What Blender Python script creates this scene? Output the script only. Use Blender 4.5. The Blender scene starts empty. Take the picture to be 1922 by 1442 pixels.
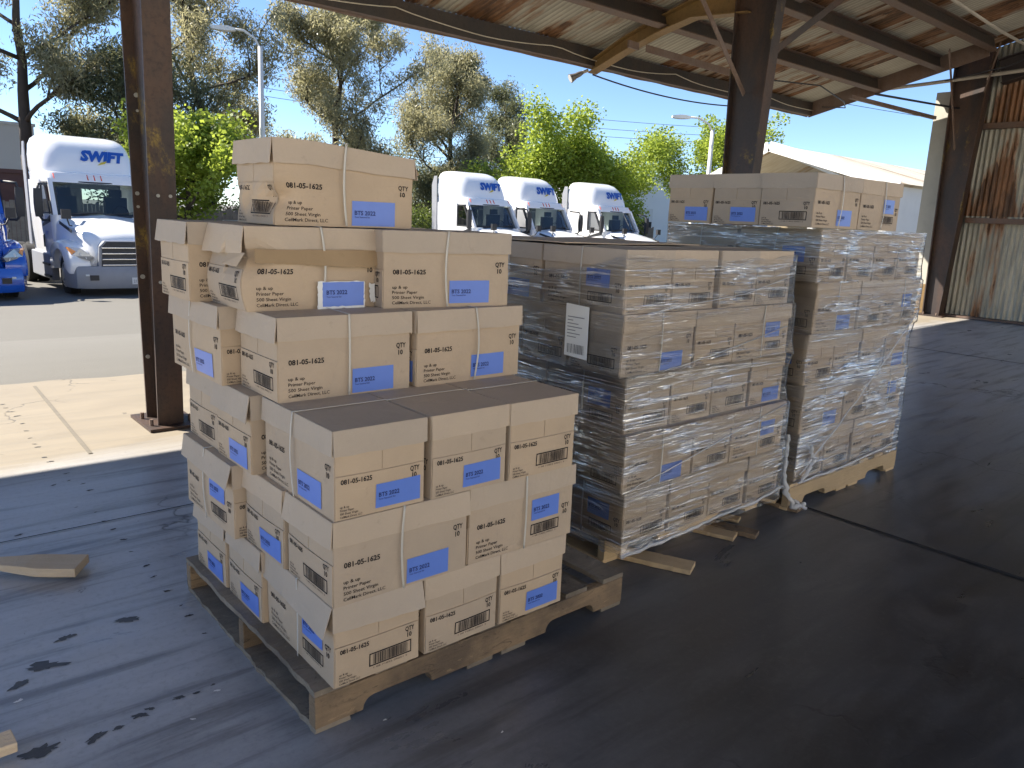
import bpy, math, random
import numpy as np
from mathutils import Vector, Matrix, noise
R = math.radians
S = bpy.context.scene
# ------------------------------------------------------------------ camera
cam = bpy.data.objects.new('camera', bpy.data.cameras.new('camera'))
S.collection.objects.link(cam)
CR = Matrix(((0.7611, 0.1054, -0.6401), (-0.6470, 0.1886, -0.7388), (0.0428, 0.9764, 0.2117)))
X_ = CR.col[0].normalized(); Y_ = (CR.col[1] - X_ * X_.dot(CR.col[1])).normalized(); Z_ = X_.cross(Y_)
CM = Matrix((X_, Y_, Z_)).transposed().to_4x4(); CM.translation = (0, 0, 1.40)
cam.matrix_world = CM
cam.data.sensor_width = 36; cam.data.lens = 27.16; cam.data.clip_end = 3000; cam.data.clip_start = .05
S.camera = cam
# ------------------------------------------------------------------ light
SUN_AZ = math.atan2(-.8, 1.0); SUN_EL = R(40.4)
W = bpy.data.worlds.new('World'); S.world = W; W.use_nodes = True
wn = W.node_tree.nodes; bg = wn['Background']
sky = wn.new('ShaderNodeTexSky'); sky.sky_type = 'NISHITA'; sky.sun_disc = False
sky.sun_elevation = SUN_EL; sky.sun_rotation = SUN_AZ; sky.altitude = 50; sky.air_density = .68; sky.dust_density = .0; sky.ozone_density = 4
W.node_tree.links.new(sky.outputs[0], bg.inputs[0]); bg.inputs[1].default_value = .05
sl = bpy.data.lights.new('sun', 'SUN'); sl.energy = 3.0; sl.angle = R(.5); sl.color = (1, .93, .82)
so = bpy.data.objects.new('sun', sl); S.collection.objects.link(so); so.location = (-20, 25, 30)
so.rotation_euler = Vector((.8 * math.cos(SUN_EL) / math.hypot(.8, 1), -1 * math.cos(SUN_EL) / math.hypot(.8, 1), -math.sin(SUN_EL))).to_track_quat('-Z', 'Y').to_euler()
S.view_settings.view_transform = 'Standard'; S.view_settings.look = 'None'
S.view_settings.exposure = 2.25; S.view_settings.gamma = 1
S.cycles.max_bounces = 10; S.cycles.diffuse_bounces = 5; S.cycles.transparent_max_bounces = 24; S.cycles.glossy_bounces = 4
S.cycles.sample_clamp_indirect = 8; S.cycles.caustics_reflective = False; S.cycles.caustics_refractive = False
S.cycles.use_denoising = True
COL = S.collection
rnd = random.Random(7)

# ------------------------------------------------------------------ helpers
class MB:
    def __init__(s): s.v = []; s.f = []; s.m = []
    def add(s, vs, fs, mi=0):
        b = len(s.v); s.v += [tuple(v) for v in vs]
        for f in fs: s.f.append(tuple(b + i for i in f)); s.m.append(mi)
    def box(s, x0, x1, y0, y1, z0, z1, mi=0, M=None):
        vs = [Vector((x, y, z)) for z in (z0, z1) for y in (y0, y1) for x in (x0, x1)]
        if M: vs = [M @ v for v in vs]
        s.add(vs, [(0, 2, 3, 1), (4, 5, 7, 6), (0, 1, 5, 4), (2, 6, 7, 3), (1, 3, 7, 5), (0, 4, 6, 2)], mi)
    def bar(s, a, b, w, h, mi=0, up=(0, 0, 1)):
        a = Vector(a); b = Vector(b); d = (b - a); L = d.length; d.normalize(); u = Vector(up)
        x = d.cross(u); 
        if x.length < 1e-4: x = d.cross(Vector((1, 0, 0)))
        x.normalize(); z = x.cross(d)
        M = Matrix((x, d, z)).transposed().to_4x4(); M.translation = a
        s.box(-w / 2, w / 2, 0, L, -h / 2, h / 2, mi, M)
    def tube(s, pts, r, n=8, mi=0, caps=True):
        pts = [Vector(p) for p in pts]; rs = r if isinstance(r, (list, tuple)) else [r] * len(pts)
        b = len(s.v); pu = None
        for i, p in enumerate(pts):
            d = (pts[min(i + 1, len(pts) - 1)] - pts[max(i - 1, 0)]).normalized()
            if pu is None:
                pu = d.cross(Vector((0, 0, 1)))
                if pu.length < .05: pu = d.cross(Vector((1, 0, 0)))
            pu = (pu - d * pu.dot(d)).normalized(); w = d.cross(pu)
            for k in range(n):
                a = 2 * math.pi * k / n; s.v.append(tuple(p + (pu * math.cos(a) + w * math.sin(a)) * rs[i]))
        for i in range(len(pts) - 1):
            for k in range(n):
                k2 = (k + 1) % n; s.f.append((b + i * n + k, b + i * n + k2, b + i * n + n + k2, b + i * n + n + k)); s.m.append(mi)
        if caps:
            s.f.append(tuple(b + k for k in range(n))[::-1]); s.m.append(mi)
            e = b + (len(pts) - 1) * n; s.f.append(tuple(e + k for k in range(n))); s.m.append(mi)
    def prism(s, poly, d0, d1, axis='x', mi=0):
        # poly in the two other axes, extruded along axis from d0 to d1
        def P(a, b, d): return {'x': (d, a, b), 'y': (a, d, b), 'z': (a, b, d)}[axis]
        n = len(poly); vs = [P(a, b, d0) for a, b in poly] + [P(a, b, d1) for a, b in poly]
        s.add(vs, [tuple(range(n))[::-1], tuple(range(n, 2 * n))] + [(i, (i + 1) % n, n + (i + 1) % n, n + i) for i in range(n)], mi)
    def loft(s, secs, mi=0, caps=True, closed=True):
        n = len(secs[0]); b = len(s.v)
        for c in secs: s.v += [tuple(p) for p in c]
        for i in range(len(secs) - 1):
            for k in range(n if closed else n - 1):
                k2 = (k + 1) % n; s.f.append((b + i * n + k, b + i * n + k2, b + (i + 1) * n + k2, b + (i + 1) * n + k)); s.m.append(mi)
        if caps and closed:
            s.f.append(tuple(b + k for k in range(n))[::-1]); s.m.append(mi)
            e = b + (len(secs) - 1) * n; s.f.append(tuple(e + k for k in range(n))); s.m.append(mi)
    def grid(s, O, U, V, nu, nv, mi=0):
        O, U, V = Vector(O), Vector(U), Vector(V); b = len(s.v)
        for j in range(nv + 1):
            for i in range(nu + 1): s.v.append(tuple(O + U * (i / nu) + V * (j / nv)))
        for j in range(nv):
            for i in range(nu):
                a = b + j * (nu + 1) + i; s.f.append((a, a + 1, a + nu + 2, a + nu + 1)); s.m.append(mi)
    def gbox(s, x0, x1, y0, y1, z0, z1, nx, ny, nz, mi=0):
        s.grid((x0, y0, z0), (x1 - x0, 0, 0), (0, 0, z1 - z0), nx, nz, mi); s.grid((x1, y1, z0), (x0 - x1, 0, 0), (0, 0, z1 - z0), nx, nz, mi)
        s.grid((x1, y0, z0), (0, y1 - y0, 0), (0, 0, z1 - z0), ny, nz, mi); s.grid((x0, y1, z0), (0, y0 - y1, 0), (0, 0, z1 - z0), ny, nz, mi)
        s.grid((x0, y0, z1), (x1 - x0, 0, 0), (0, y1 - y0, 0), nx, ny, mi); s.grid((x0, y1, z0), (x1 - x0, 0, 0), (0, y0 - y1, 0), nx, ny, mi)
    def mesh(s, name, mats, smooth=False, fn=None, sharp=None):
        me = bpy.data.meshes.new(name)
        vs = s.v if fn is None else [fn(Vector(v)) for v in s.v]
        me.from_pydata([tuple(v) for v in vs], [], s.f)
        for m in (mats if isinstance(mats, (list, tuple)) else [mats]): me.materials.append(m)
        if len(me.materials) > 1: me.polygons.foreach_set('material_index', s.m)
        if smooth:
            me.polygons.foreach_set('use_smooth', [True] * len(me.polygons))
            if sharp: me.set_sharp_from_angle(angle=R(sharp))
        me.validate(); me.update()
        return me
    def build(s, name, mats, parent=None, smooth=False, sharp=None, bevel=0, fn=None):
        o = link(name, s.mesh(name, mats, smooth, fn, sharp), parent)
        if bevel:
            m = o.modifiers.new('bevel', 'BEVEL'); m.width = bevel; m.segments = 2; m.limit_method = 'ANGLE'
        return o
def link(name, me, parent=None):
    o = bpy.data.objects.new(name, me); COL.objects.link(o)
    if parent: o.parent = parent
    return o
def tag(o, label=None, cat=None, group=None, kind=None):
    if label: o['label'] = label
    if cat: o['category'] = cat
    if group: o['group'] = group
    if kind: o['kind'] = kind
    return o
def empty(name, loc=(0, 0, 0), rz=0, label=None, cat=None, group=None):
    o = bpy.data.objects.new(name, None); COL.objects.link(o); o.location = loc; o.rotation_euler = (0, 0, rz); o.empty_display_size = .2
    return tag(o, label, cat, group)
def copy_tree(o, parent=None):
    c = o.copy(); COL.objects.link(c); c.parent = parent
    for ch in [x for x in KIDS.get(o.name, o.children)]: copy_tree(ch, c)
    return c
KIDS = {}
_tc = {}
def text_tris(t, bold=0.0, shear=0.0):
    k = (t, bold, shear)
    if k not in _tc:
        cu = bpy.data.curves.new('t', 'FONT'); cu.body = t; cu.size = 1; cu.resolution_u = 2; cu.offset = bold; cu.shear = shear
        o = bpy.data.objects.new('t', cu); COL.objects.link(o)
        me = bpy.data.meshes.new_from_object(o.evaluated_get(bpy.context.evaluated_depsgraph_get()))
        vs = np.array([v.co[:] for v in me.vertices]).reshape(-1, 3); fs = [tuple(p.vertices) for p in me.polygons]
        bpy.data.objects.remove(o); bpy.data.curves.remove(cu); bpy.data.meshes.remove(me)
        _tc[k] = (vs, fs)
    return _tc[k]
def put_text(mb, t, O, U, V, h, x, y, bold=.026, anchor='l', mi=0, width=None, shear=0.0):
    vs, fs = text_tris(t, bold, shear); s = h / .70
    w = vs[:, 0].max() - vs[:, 0].min(); x0 = vs[:, 0].min(); sx = s
    if width: sx = width / w
    off = {'l': 0, 'c': -w * sx / 2, 'r': -w * sx}[anchor]
    O, U, V = Vector(O), Vector(U), Vector(V)
    mb.add([O + U * (x + off + (a[0] - x0) * sx) + V * (y + a[1] * s) for a in vs], fs, mi)

# ------------------------------------------------------------------ materials
class NT:
    def __init__(s, name):
        s.mat = bpy.data.materials.new(name); s.mat.use_nodes = True; s.t = s.mat.node_tree; s.n = s.t.nodes
        s.b = s.n['Principled BSDF']; s.out = s.n['Material Output']
    def new(s, ty, **kw):
        n = s.n.new('ShaderNode' + ty)
        for k, v in kw.items(): setattr(n, k, v)
        return n
    def L(s, a, b): s.t.links.new(a, b)
    def coord(s, kind='Object', scale=(1, 1, 1), rot=(0, 0, 0)):
        c = s.new('TexCoord'); m = s.new('Mapping'); m.inputs['Scale'].default_value = scale; m.inputs['Rotation'].default_value = rot
        s.L(c.outputs[kind], m.inputs[0]); return m.outputs[0]
    def geo(s, scale=(1, 1, 1), rot=(0, 0, 0)):
        c = s.new('NewGeometry'); m = s.new('Mapping'); m.inputs['Scale'].default_value = scale; m.inputs['Rotation'].default_value = rot
        s.L(c.outputs['Position'], m.inputs[0]); return m.outputs[0]
    def noise(s, vec, scale=5, detail=4, rough=.5, dist=0):
        n = s.new('TexNoise'); n.inputs['Scale'].default_value = scale; n.inputs['Detail'].default_value = detail
        n.inputs['Roughness'].default_value = rough; n.inputs['Distortion'].default_value = dist; s.L(vec, n.inputs['Vector']); return n.outputs[0]
    def ramp(s, f, stops):
        r = s.new('ValToRGB'); e = r.color_ramp.elements
        while len(e) < len(stops): e.new(.5)
        for el, (p, c) in zip(e, stops): el.position = p; el.color = (*c, 1) if len(c) == 3 else c
        s.L(f, r.inputs[0]); return r.outputs[0]
    def mix(s, f, a, b, mode='MIX'):
        m = s.new('Mix', data_type='RGBA', blend_type=mode)
        for i, v in ((0, f), (6, a), (7, b)):
            if hasattr(v, 'is_linked'): s.L(v, m.inputs[i])
            elif isinstance(v, (int, float)): m.inputs[i].default_value = v
            else: m.inputs[i].default_value = (*v, 1)
        return m.outputs[2]
    def math(s, op, a, b=0, c=0, clamp=False):
        m = s.new('Math', operation=op, use_clamp=clamp)
        for i, v in enumerate((a, b, c)):
            if hasattr(v, 'is_linked'): s.L(v, m.inputs[i])
            else: m.inputs[i].default_value = v
        return m.outputs[0]
    def bump(s, h, strength=.3, dist=.01, normal=None):
        b = s.new('Bump'); b.inputs['Strength'].default_value = strength; b.inputs['Distance'].default_value = dist
        s.L(h, b.inputs['Height'])
        if normal: s.L(normal, b.inputs['Normal'])
        return b.outputs[0]
    def col(s, v): 
        if hasattr(v, 'is_linked'): s.L(v, s.b.inputs['Base Color'])
        else: s.b.inputs['Base Color'].default_value = (*v, 1)
    def set(s, **kw):
        for k, v in kw.items():
            i = s.b.inputs[k.replace('_', ' ')]
            if hasattr(v, 'is_linked'): s.L(v, i)
            else: i.default_value = v
        return s.mat
def simple(name, c, rough=.5, metal=0, var=0, coat=0, scale=6, spec=.5):
    t = NT(name)
    if var:
        n = t.noise(t.coord(), scale, 5, .6)
        t.col(t.mix(n, tuple(x * (1 - var) for x in c), tuple(min(1, x * (1 + var)) for x in c)))
    else: t.col(c)
    return t.set(Roughness=rough, Metallic=metal, Coat_Weight=coat, Specular_IOR_Level=spec)

def cardboard(name, c, grime=.12):
    t = NT(name); oi = t.new('ObjectInfo')
    v = t.coord('Object'); 
    m = t.new('Vector' + 'Math', operation='ADD'); t.L(v, m.inputs[0])
    sc = t.math('MULTIPLY', oi.outputs['Random'], 37.0); cx = t.new('CombineXYZ'); t.L(sc, cx.inputs[0]); t.L(sc, cx.inputs[2]); t.L(cx.outputs[0], m.inputs[1])
    big = t.noise(m.outputs[0], 7, 4, .55); fine = t.noise(m.outputs[0], 260, 3, .7)
    a = tuple(x * (1 - grime) for x in c); b = tuple(x * (1 + grime) for x in c)
    col = t.mix(big, a, b); col = t.mix(t.math('MULTIPLY', fine, .35), col, tuple(x * .72 for x in c))
    hs = t.new('HueSaturation'); t.L(col, hs.inputs['Color'])
    t.L(t.math('MULTIPLY_ADD', oi.outputs['Random'], .16, .92), hs.inputs['Value'])
    t.L(t.math('MULTIPLY_ADD', oi.outputs['Random'], .2, .88), hs.inputs['Saturation'])
    wav = t.noise(m.outputs[0], 9, 3, .6)
    mp = t.new('Mapping'); mp.inputs['Scale'].default_value = (9, 9, 40); t.L(m.outputs[0], mp.inputs[0]); sc1 = t.noise(mp.outputs[0], 1.6, 6, .75, .6)
    scf = t.math('MULTIPLY', t.ramp(sc1, [(.60, (0, 0, 0)), (.70, (1, 1, 1))]), t.ramp(big, [(.45, (0, 0, 0)), (.65, (1, 1, 1))]))
    hs2 = t.mix(t.math('MULTIPLY', scf, .35), hs.outputs[0], tuple(min(1, x * 1.35) for x in c))
    sp1 = t.noise(m.outputs[0], 17, 5, .7); hs2 = t.mix(t.math('MULTIPLY', t.ramp(sp1, [(.64, (0, 0, 0)), (.74, (1, 1, 1))]), .35), hs2, tuple(x * .6 for x in c))
    cr = t.new('TexVoronoi', feature='DISTANCE_TO_EDGE'); cr.inputs['Scale'].default_value = 5; t.L(m.outputs[0], cr.inputs['Vector'])
    crease = t.math('MULTIPLY', t.math('GREATER_THAN', t.noise(m.outputs[0], 5, 2), .56), t.math('SMOOTH_MIN', cr.outputs[0], .03, .02))
    h = t.math('ADD', t.math('MULTIPLY', wav, 1.0), t.math('MULTIPLY', fine, .03)); h = t.math('ADD', h, t.math('MULTIPLY', crease, 3.0))
    t.col(hs2); return t.set(Roughness=.72, Specular_IOR_Level=.35, Normal=t.bump(h, .5, .012))
M_KRAFT = cardboard('kraft_board', (.485, .378, .272))
M_LID = cardboard('kraft_lid', (.50, .405, .31), .08)
M_TORN = cardboard('torn_kraft', (.33, .235, .14), .25)
M_INK = simple('black_ink', (.018, .016, .018), .7, spec=.2)
M_GREYINK = simple('grey_ink', (.16, .125, .09), .8, spec=.1)
M_BLUE = simple('blue_label', (.12, .22, .64), .38, var=.05, scale=30)
M_BLUEINK = simple('navy_ink', (.012, .03, .16), .6)
M_PAPER = simple('white_paper', (.78, .78, .76), .6)
M_STRAP = simple('white_strap', (.56, .53, .47), .35)

def wood(name, c, c2, dirt=.4, sc=1.0):
    t = NT(name); v = t.coord('Object', (sc, sc, sc)); oi = t.new('ObjectInfo')
    g = t.noise(t.coord('Object', (3, 40, 60)), 1.4, 6, .65, .6); big = t.noise(v, 3.5, 5, .6)
    col = t.mix(g, c, c2); col = t.mix(t.math('MULTIPLY', t.ramp(big, [(.42, (0, 0, 0)), (.62, (1, 1, 1))]), dirt), col, (.06, .045, .035))
    kn = t.noise(t.coord('Object', (7, 7, 22)), 1.8, 7, .75, 1.2); col = t.mix(t.math('MULTIPLY', t.ramp(kn, [(.56, (0, 0, 0)), (.70, (1, 1, 1))]), min(1, dirt * 1.5)), col, tuple(x * .32 for x in c2))
    col = t.mix(t.math('MULTIPLY', t.ramp(kn, [(.28, (1, 1, 1)), (.40, (0, 0, 0))]), dirt), col, tuple(min(1, x * 1.5) for x in c))
    hs = t.new('HueSaturation'); t.L(col, hs.inputs['Color']); t.L(t.math('MULTIPLY_ADD', oi.outputs['Random'], .35, .82), hs.inputs['Value'])
    t.col(hs.outputs[0]); return t.set(Roughness=.75, Normal=t.bump(t.math('ADD', g, kn), .7, .006))
M_WOODOLD = wood('weathered_pallet_wood', (.33, .225, .13), (.17, .115, .065), .7)
M_WOODGREY = wood('grey_pallet_wood', (.34, .285, .215), (.17, .135, .10), .6)
M_WOODNEW = wood('fresh_pallet_wood', (.60, .45, .27), (.47, .33, .18), .12)
M_WOODSPL = wood('split_wood', (.68, .55, .40), (.55, .42, .27), .1)

def steel(name, c, rust, yellow=.0, var=.5):
    t = NT(name); v = t.coord('Object')
    n = t.noise(t.coord('Object', (1, 1, .35)), 3.2, 8, .68, .4); f = t.noise(v, 38, 6, .75)
    col = t.mix(t.ramp(n, [(.42, (0, 0, 0)), (.63, (1, 1, 1))]), c, rust)
    col = t.mix(t.math('MULTIPLY', t.ramp(f, [(.5, (0, 0, 0)), (.68, (1, 1, 1))]), var), col, tuple(x * .4 for x in c))
    if yellow:
        y = t.noise(t.coord('Object', (1, 1, .6)), 2.1, 8, .7, .3)
        y2 = t.math('MULTIPLY', t.ramp(y, [(.58, (0, 0, 0)), (.66, (1, 1, 1))]), t.ramp(f, [(.42, (0, 0, 0)), (.56, (1, 1, 1))]))
        col = t.mix(t.math('MULTIPLY', y2, yellow), col, (.30, .20, .03))
    t.col(col); return t.set(Roughness=t.math('MULTIPLY_ADD', f, .3, .42), Normal=t.bump(f, .3, .004))
M_STEEL = steel('rusty_brown_steel', (.034, .024, .021), (.075, .038, .022), .9)
M_PURLIN = steel('brown_painted_purlin', (.11, .072, .055), (.15, .075, .04))
M_BRACE = steel('light_brown_brace', (.17, .12, .095), (.14, .08, .05))
M_YBEAM = steel('ochre_weathered_beam', (.20, .125, .045), (.24, .14, .05), .7, .5)

def corrugated(name, axis, base, rust, rustpos=None, pale=(.56, .52, .43), ribk=.55, less=0.0):
    """zinc sheet: every sheet its own tone, rust runs stretched along the ribs"""
    t = NT(name)
    st = (1, .14, .14) if axis == 'x' else (.14, 1, .14)
    c = t.new('NewGeometry'); sp = t.new('SeparateXYZ'); t.L(c.outputs['Position'], sp.inputs[0])
    a = sp.outputs[0] if axis == 'x' else sp.outputs[1]
    idx = t.math('FLOOR', t.math('DIVIDE', a, .685)); wn_ = t.new('TexWhiteNoise', noise_dimensions='1D'); t.L(idx, wn_.inputs['W'])
    tone = wn_.outputs['Value']
    st1 = t.noise(t.geo(tuple(x * 9 for x in st)), 1.0, 7, .7, .2); st2 = t.noise(t.geo(tuple(x * 3 for x in st)), 1.0, 5, .6)
    col = t.mix(tone, base, tuple(x * .62 for x in base)); col = t.mix(t.ramp(st1, [(.4, (0, 0, 0)), (.7, (1, 1, 1))]), col, pale)
    thr = t.math('ADD', st2, t.math('MULTIPLY', st1, .45)); thr = t.math('ADD', thr, t.math('MULTIPLY_ADD', tone, .34, -less))
    if rustpos is not None:
        # rust is thickest just above the girts
        z = sp.outputs[2]; g = None
        for zz in rustpos:
            d = t.math('SUBTRACT', z, zz); q = t.math('MULTIPLY', t.math('GREATER_THAN', d, 0), t.math('SUBTRACT', 1, t.math('MULTIPLY', d, 1.1), clamp=True))
            g = q if g is None else t.math('MAXIMUM', g, q)
        blob = t.noise(t.geo((.8, .8, .3)), 1.2, 3, .5)
        thr = t.math('ADD', thr, t.math('MULTIPLY', t.math('MULTIPLY', g, blob), .62))
    rib = t.math('SINE', t.math('MULTIPLY', a, 2 * math.pi / .0762)); col = t.mix(t.math('MULTIPLY', t.ramp(t.math('MULTIPLY_ADD', rib, .5, .5), [(.0, (1, 1, 1)), (.75, (0, 0, 0))]), ribk), col, tuple(x * .28 for x in base))  # rib shading put into the colour as darker valleys
    k = t.ramp(thr, [(.90, (0, 0, 0)), (1.08, (1, 1, 1))])
    col = t.mix(k, col, rust)
    k2 = t.ramp(thr, [(.99, (0, 0, 0)), (1.0, (1, 1, 1))]); col = t.mix(t.math('MULTIPLY', k2, t.ramp(st1, [(.45, (0, 0, 0)), (.6, (1, 1, 1))])), col, tuple(x * .3 for x in rust))
    t.col(col); return t.set(Roughness=.55, Metallic=.15, Normal=t.bump(st1, .2, .003))
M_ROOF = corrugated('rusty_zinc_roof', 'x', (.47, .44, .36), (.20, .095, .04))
M_WALL = corrugated('rusty_zinc_wall', 'y', (.44, .42, .34), (.24, .11, .045), [1.72, 3.1], (.62, .56, .43), .3, .19)

# ground
def concrete():
    t = NT('stained_concrete'); c = t.new('NewGeometry'); sp = t.new('SeparateXYZ'); t.L(c.outputs['Position'], sp.inputs[0])
    x, y = sp.outputs[0], sp.outputs[1]
    big = t.noise(t.geo((.6, 1, 1)), .8, 6, .6, .6); mid = t.noise(t.geo((.5, 1.6, 1)), 3.0, 8, .68, .5); fine = t.noise(t.geo(), 40, 6, .75)
    streak = t.noise(t.geo((.7, 8, 1), (0, 0, R(6))), 1.5, 8, .62, .25)
    # traffic grime and the roof's shade put into the colour: dark inside, pale outside
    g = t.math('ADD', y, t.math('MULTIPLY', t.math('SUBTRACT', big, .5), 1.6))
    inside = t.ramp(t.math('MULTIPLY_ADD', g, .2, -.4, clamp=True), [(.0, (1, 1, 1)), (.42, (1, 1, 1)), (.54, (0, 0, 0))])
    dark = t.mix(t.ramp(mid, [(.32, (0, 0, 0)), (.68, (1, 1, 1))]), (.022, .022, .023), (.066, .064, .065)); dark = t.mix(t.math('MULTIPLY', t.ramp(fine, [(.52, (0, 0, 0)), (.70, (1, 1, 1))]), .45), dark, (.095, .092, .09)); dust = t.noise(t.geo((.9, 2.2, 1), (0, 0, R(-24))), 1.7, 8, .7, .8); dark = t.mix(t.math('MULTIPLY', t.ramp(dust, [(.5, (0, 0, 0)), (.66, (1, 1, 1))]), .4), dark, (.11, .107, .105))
    # sky sheen put into the colour: paler and bluish towards the open sides
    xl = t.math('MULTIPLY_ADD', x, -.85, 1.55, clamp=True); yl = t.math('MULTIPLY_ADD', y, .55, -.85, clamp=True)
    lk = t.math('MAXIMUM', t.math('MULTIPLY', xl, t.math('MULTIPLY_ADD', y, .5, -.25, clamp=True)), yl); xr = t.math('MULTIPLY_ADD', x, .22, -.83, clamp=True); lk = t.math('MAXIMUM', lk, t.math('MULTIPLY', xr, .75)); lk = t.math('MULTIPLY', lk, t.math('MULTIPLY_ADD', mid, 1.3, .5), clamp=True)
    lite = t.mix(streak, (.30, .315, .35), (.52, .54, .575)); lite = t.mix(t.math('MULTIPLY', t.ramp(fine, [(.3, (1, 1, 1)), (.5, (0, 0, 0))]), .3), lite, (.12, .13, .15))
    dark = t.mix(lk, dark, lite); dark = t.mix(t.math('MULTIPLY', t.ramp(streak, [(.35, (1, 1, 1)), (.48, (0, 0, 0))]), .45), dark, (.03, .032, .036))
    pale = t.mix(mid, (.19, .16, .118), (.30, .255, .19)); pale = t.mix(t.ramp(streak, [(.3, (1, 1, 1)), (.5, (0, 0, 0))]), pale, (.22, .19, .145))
    lft = t.math('MULTIPLY_ADD', t.math('ADD', x, t.math('MULTIPLY', mid, .4)), -2.5, -1.2, clamp=True); dark = t.mix(lft, dark, (.62, .58, .50))  # unseen left part of the slab made pale to bounce light on the cartons
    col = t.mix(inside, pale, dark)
    # dark oil spots and chips
    vo = t.noise(t.geo((1, 1.7, 1)), 5.2, 6, .78, 1.0); spot = t.ramp(vo, [(.655, (0, 0, 0)), (.70, (1, 1, 1))])
    scr = t.noise(t.geo((14, 3, 1), (0, 0, R(35))), 2.0, 4, .8, 1.5); spot2 = t.ramp(scr, [(.70, (0, 0, 0)), (.73, (1, 1, 1))])
    sp_all = t.math('MAXIMUM', spot, t.math('MULTIPLY', spot2, .8))
    col = t.mix(t.math('MULTIPLY', sp_all, .6), col, (.03, .03, .034))
    # long scuffs
    cr = t.new('TexVoronoi', feature='DISTANCE_TO_EDGE'); cr.inputs['Scale'].default_value = .55
    dv = t.new('VectorMath', operation='ADD'); nn = t.new('TexNoise'); nn.inputs['Scale'].default_value = 2.5; nn.inputs['Detail'].default_value = 6; t.L(t.geo(), nn.inputs['Vector'])
    t.L(t.geo(), dv.inputs[0]); sc_ = t.new('VectorMath', operation='SCALE'); t.L(nn.outputs[1], sc_.inputs[0]); sc_.inputs['Scale'].default_value = .7; t.L(sc_.outputs[0], dv.inputs[1]); t.L(dv.outputs[0], cr.inputs['Vector'])
    crack = t.ramp(cr.outputs[0], [(.0, (1, 1, 1)), (.006, (0, 0, 0))]); crk = t.math('MULTIPLY', crack, t.ramp(big, [(.48, (0, 0, 0)), (.56, (1, 1, 1))]))
    col = t.mix(t.math('MULTIPLY', crk, .8), col, (.02, .02, .022))
    t.col(col)
    h = t.math('ADD', t.math('MULTIPLY', fine, .25), t.math('MULTIPLY', mid, .7)); h = t.math('SUBTRACT', h, t.math('MULTIPLY', crk, .6)); h = t.math('SUBTRACT', h, t.math('MULTIPLY', sp_all, .4))
    rg = t.math('MULTIPLY_ADD', mid, .5, .10); rg = t.math('ADD', rg, t.math('MULTIPLY', t.math('SUBTRACT', 1, inside), .35), clamp=True)
    return t.set(Roughness=rg, Specular_IOR_Level=.6, Normal=t.bump(h, .22, .006))
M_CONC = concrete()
def asphalt():
    t = NT('worn_asphalt'); n = t.noise(t.geo(), 55, 6, .8); b = t.noise(t.geo((.5, 1, 1)), .5, 6, .6); s_ = t.noise(t.geo((.2, 3, 1)), 1.0, 5, .6)
    col = t.mix(b, (.125, .12, .105), (.175, .165, .145)); col = t.mix(t.math('MULTIPLY', n, .5), col, (.085, .08, .072)); col = t.mix(t.math('MULTIPLY', s_, .3), col, (.19, .18, .155))
    t.col(col); return t.set(Roughness=.85, Normal=t.bump(n, .5, .01))
M_ASPH = asphalt()
M_LINE = simple('worn_line_paint', (.5, .5, .48), .7, var=.3, scale=9)
M_JOINT = simple('joint_dirt', (.012, .012, .014), .9)

# ------------------------------------------------------------------ setting
YARD = -.95
def sm(a): a = max(0, min(1, a)); return a * a * (3 - 2 * a)
def gz(x, y):
    d = max(y - 6.75, 0) / 10.0; e = max(x - 15.2, 0) / 8.0; b = max(-9 - x, 0) / 10; f = max(-9 - y, 0) / 12
    return YARD * sm(max(d, e, b, f)) + .013 * max(0, min(x, 14.5) - 5) * (1 - sm(max(d, e)))
def ground(name, x0, x1, y0, y1, nx, ny, mat, dz=0, edge=None):
    mb = MB(); xs = np.linspace(x0, x1, nx); ys = np.linspace(y0, y1, ny)
    for yy in ys:
        for xx in xs: mb.v.append((xx, yy, gz(xx, yy) + dz))
    for j in range(ny - 1):
        for i in range(nx - 1): a = j * nx + i; mb.f.append((a, a + 1, a + nx + 1, a + nx)); mb.m.append(0)
    return tag(mb.build(name, mat, smooth=True), kind='structure')
# concrete slab under the roof with a wavy worn outer edge, asphalt yard beyond it
mb = MB(); xs = np.linspace(-9, 15.2, 243); n = len(xs)
rows = list(np.linspace(-9, 6.6, 60)) + [None]
for r_ in rows:
    for xx in xs:
        yy = (6.72 + .05 * math.sin(xx * 2.1) + .06 * noise.noise((xx * 3, 0, 0))) if r_ is None else r_
        mb.v.append((xx, yy, gz(xx, yy)))
for j in range(len(rows) - 1):
    for i in range(n - 1): a = j * n + i; mb.f.append((a, a + 1, a + n + 1, a + n)); mb.m.append(0)
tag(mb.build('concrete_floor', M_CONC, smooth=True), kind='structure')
ground('asphalt_yard', -70, 150, -70, 150, 441, 441, M_ASPH, -.03)
ground('far_ground', -1500, 1500, -1500, 1500, 61, 61, M_ASPH, -.5)
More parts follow.
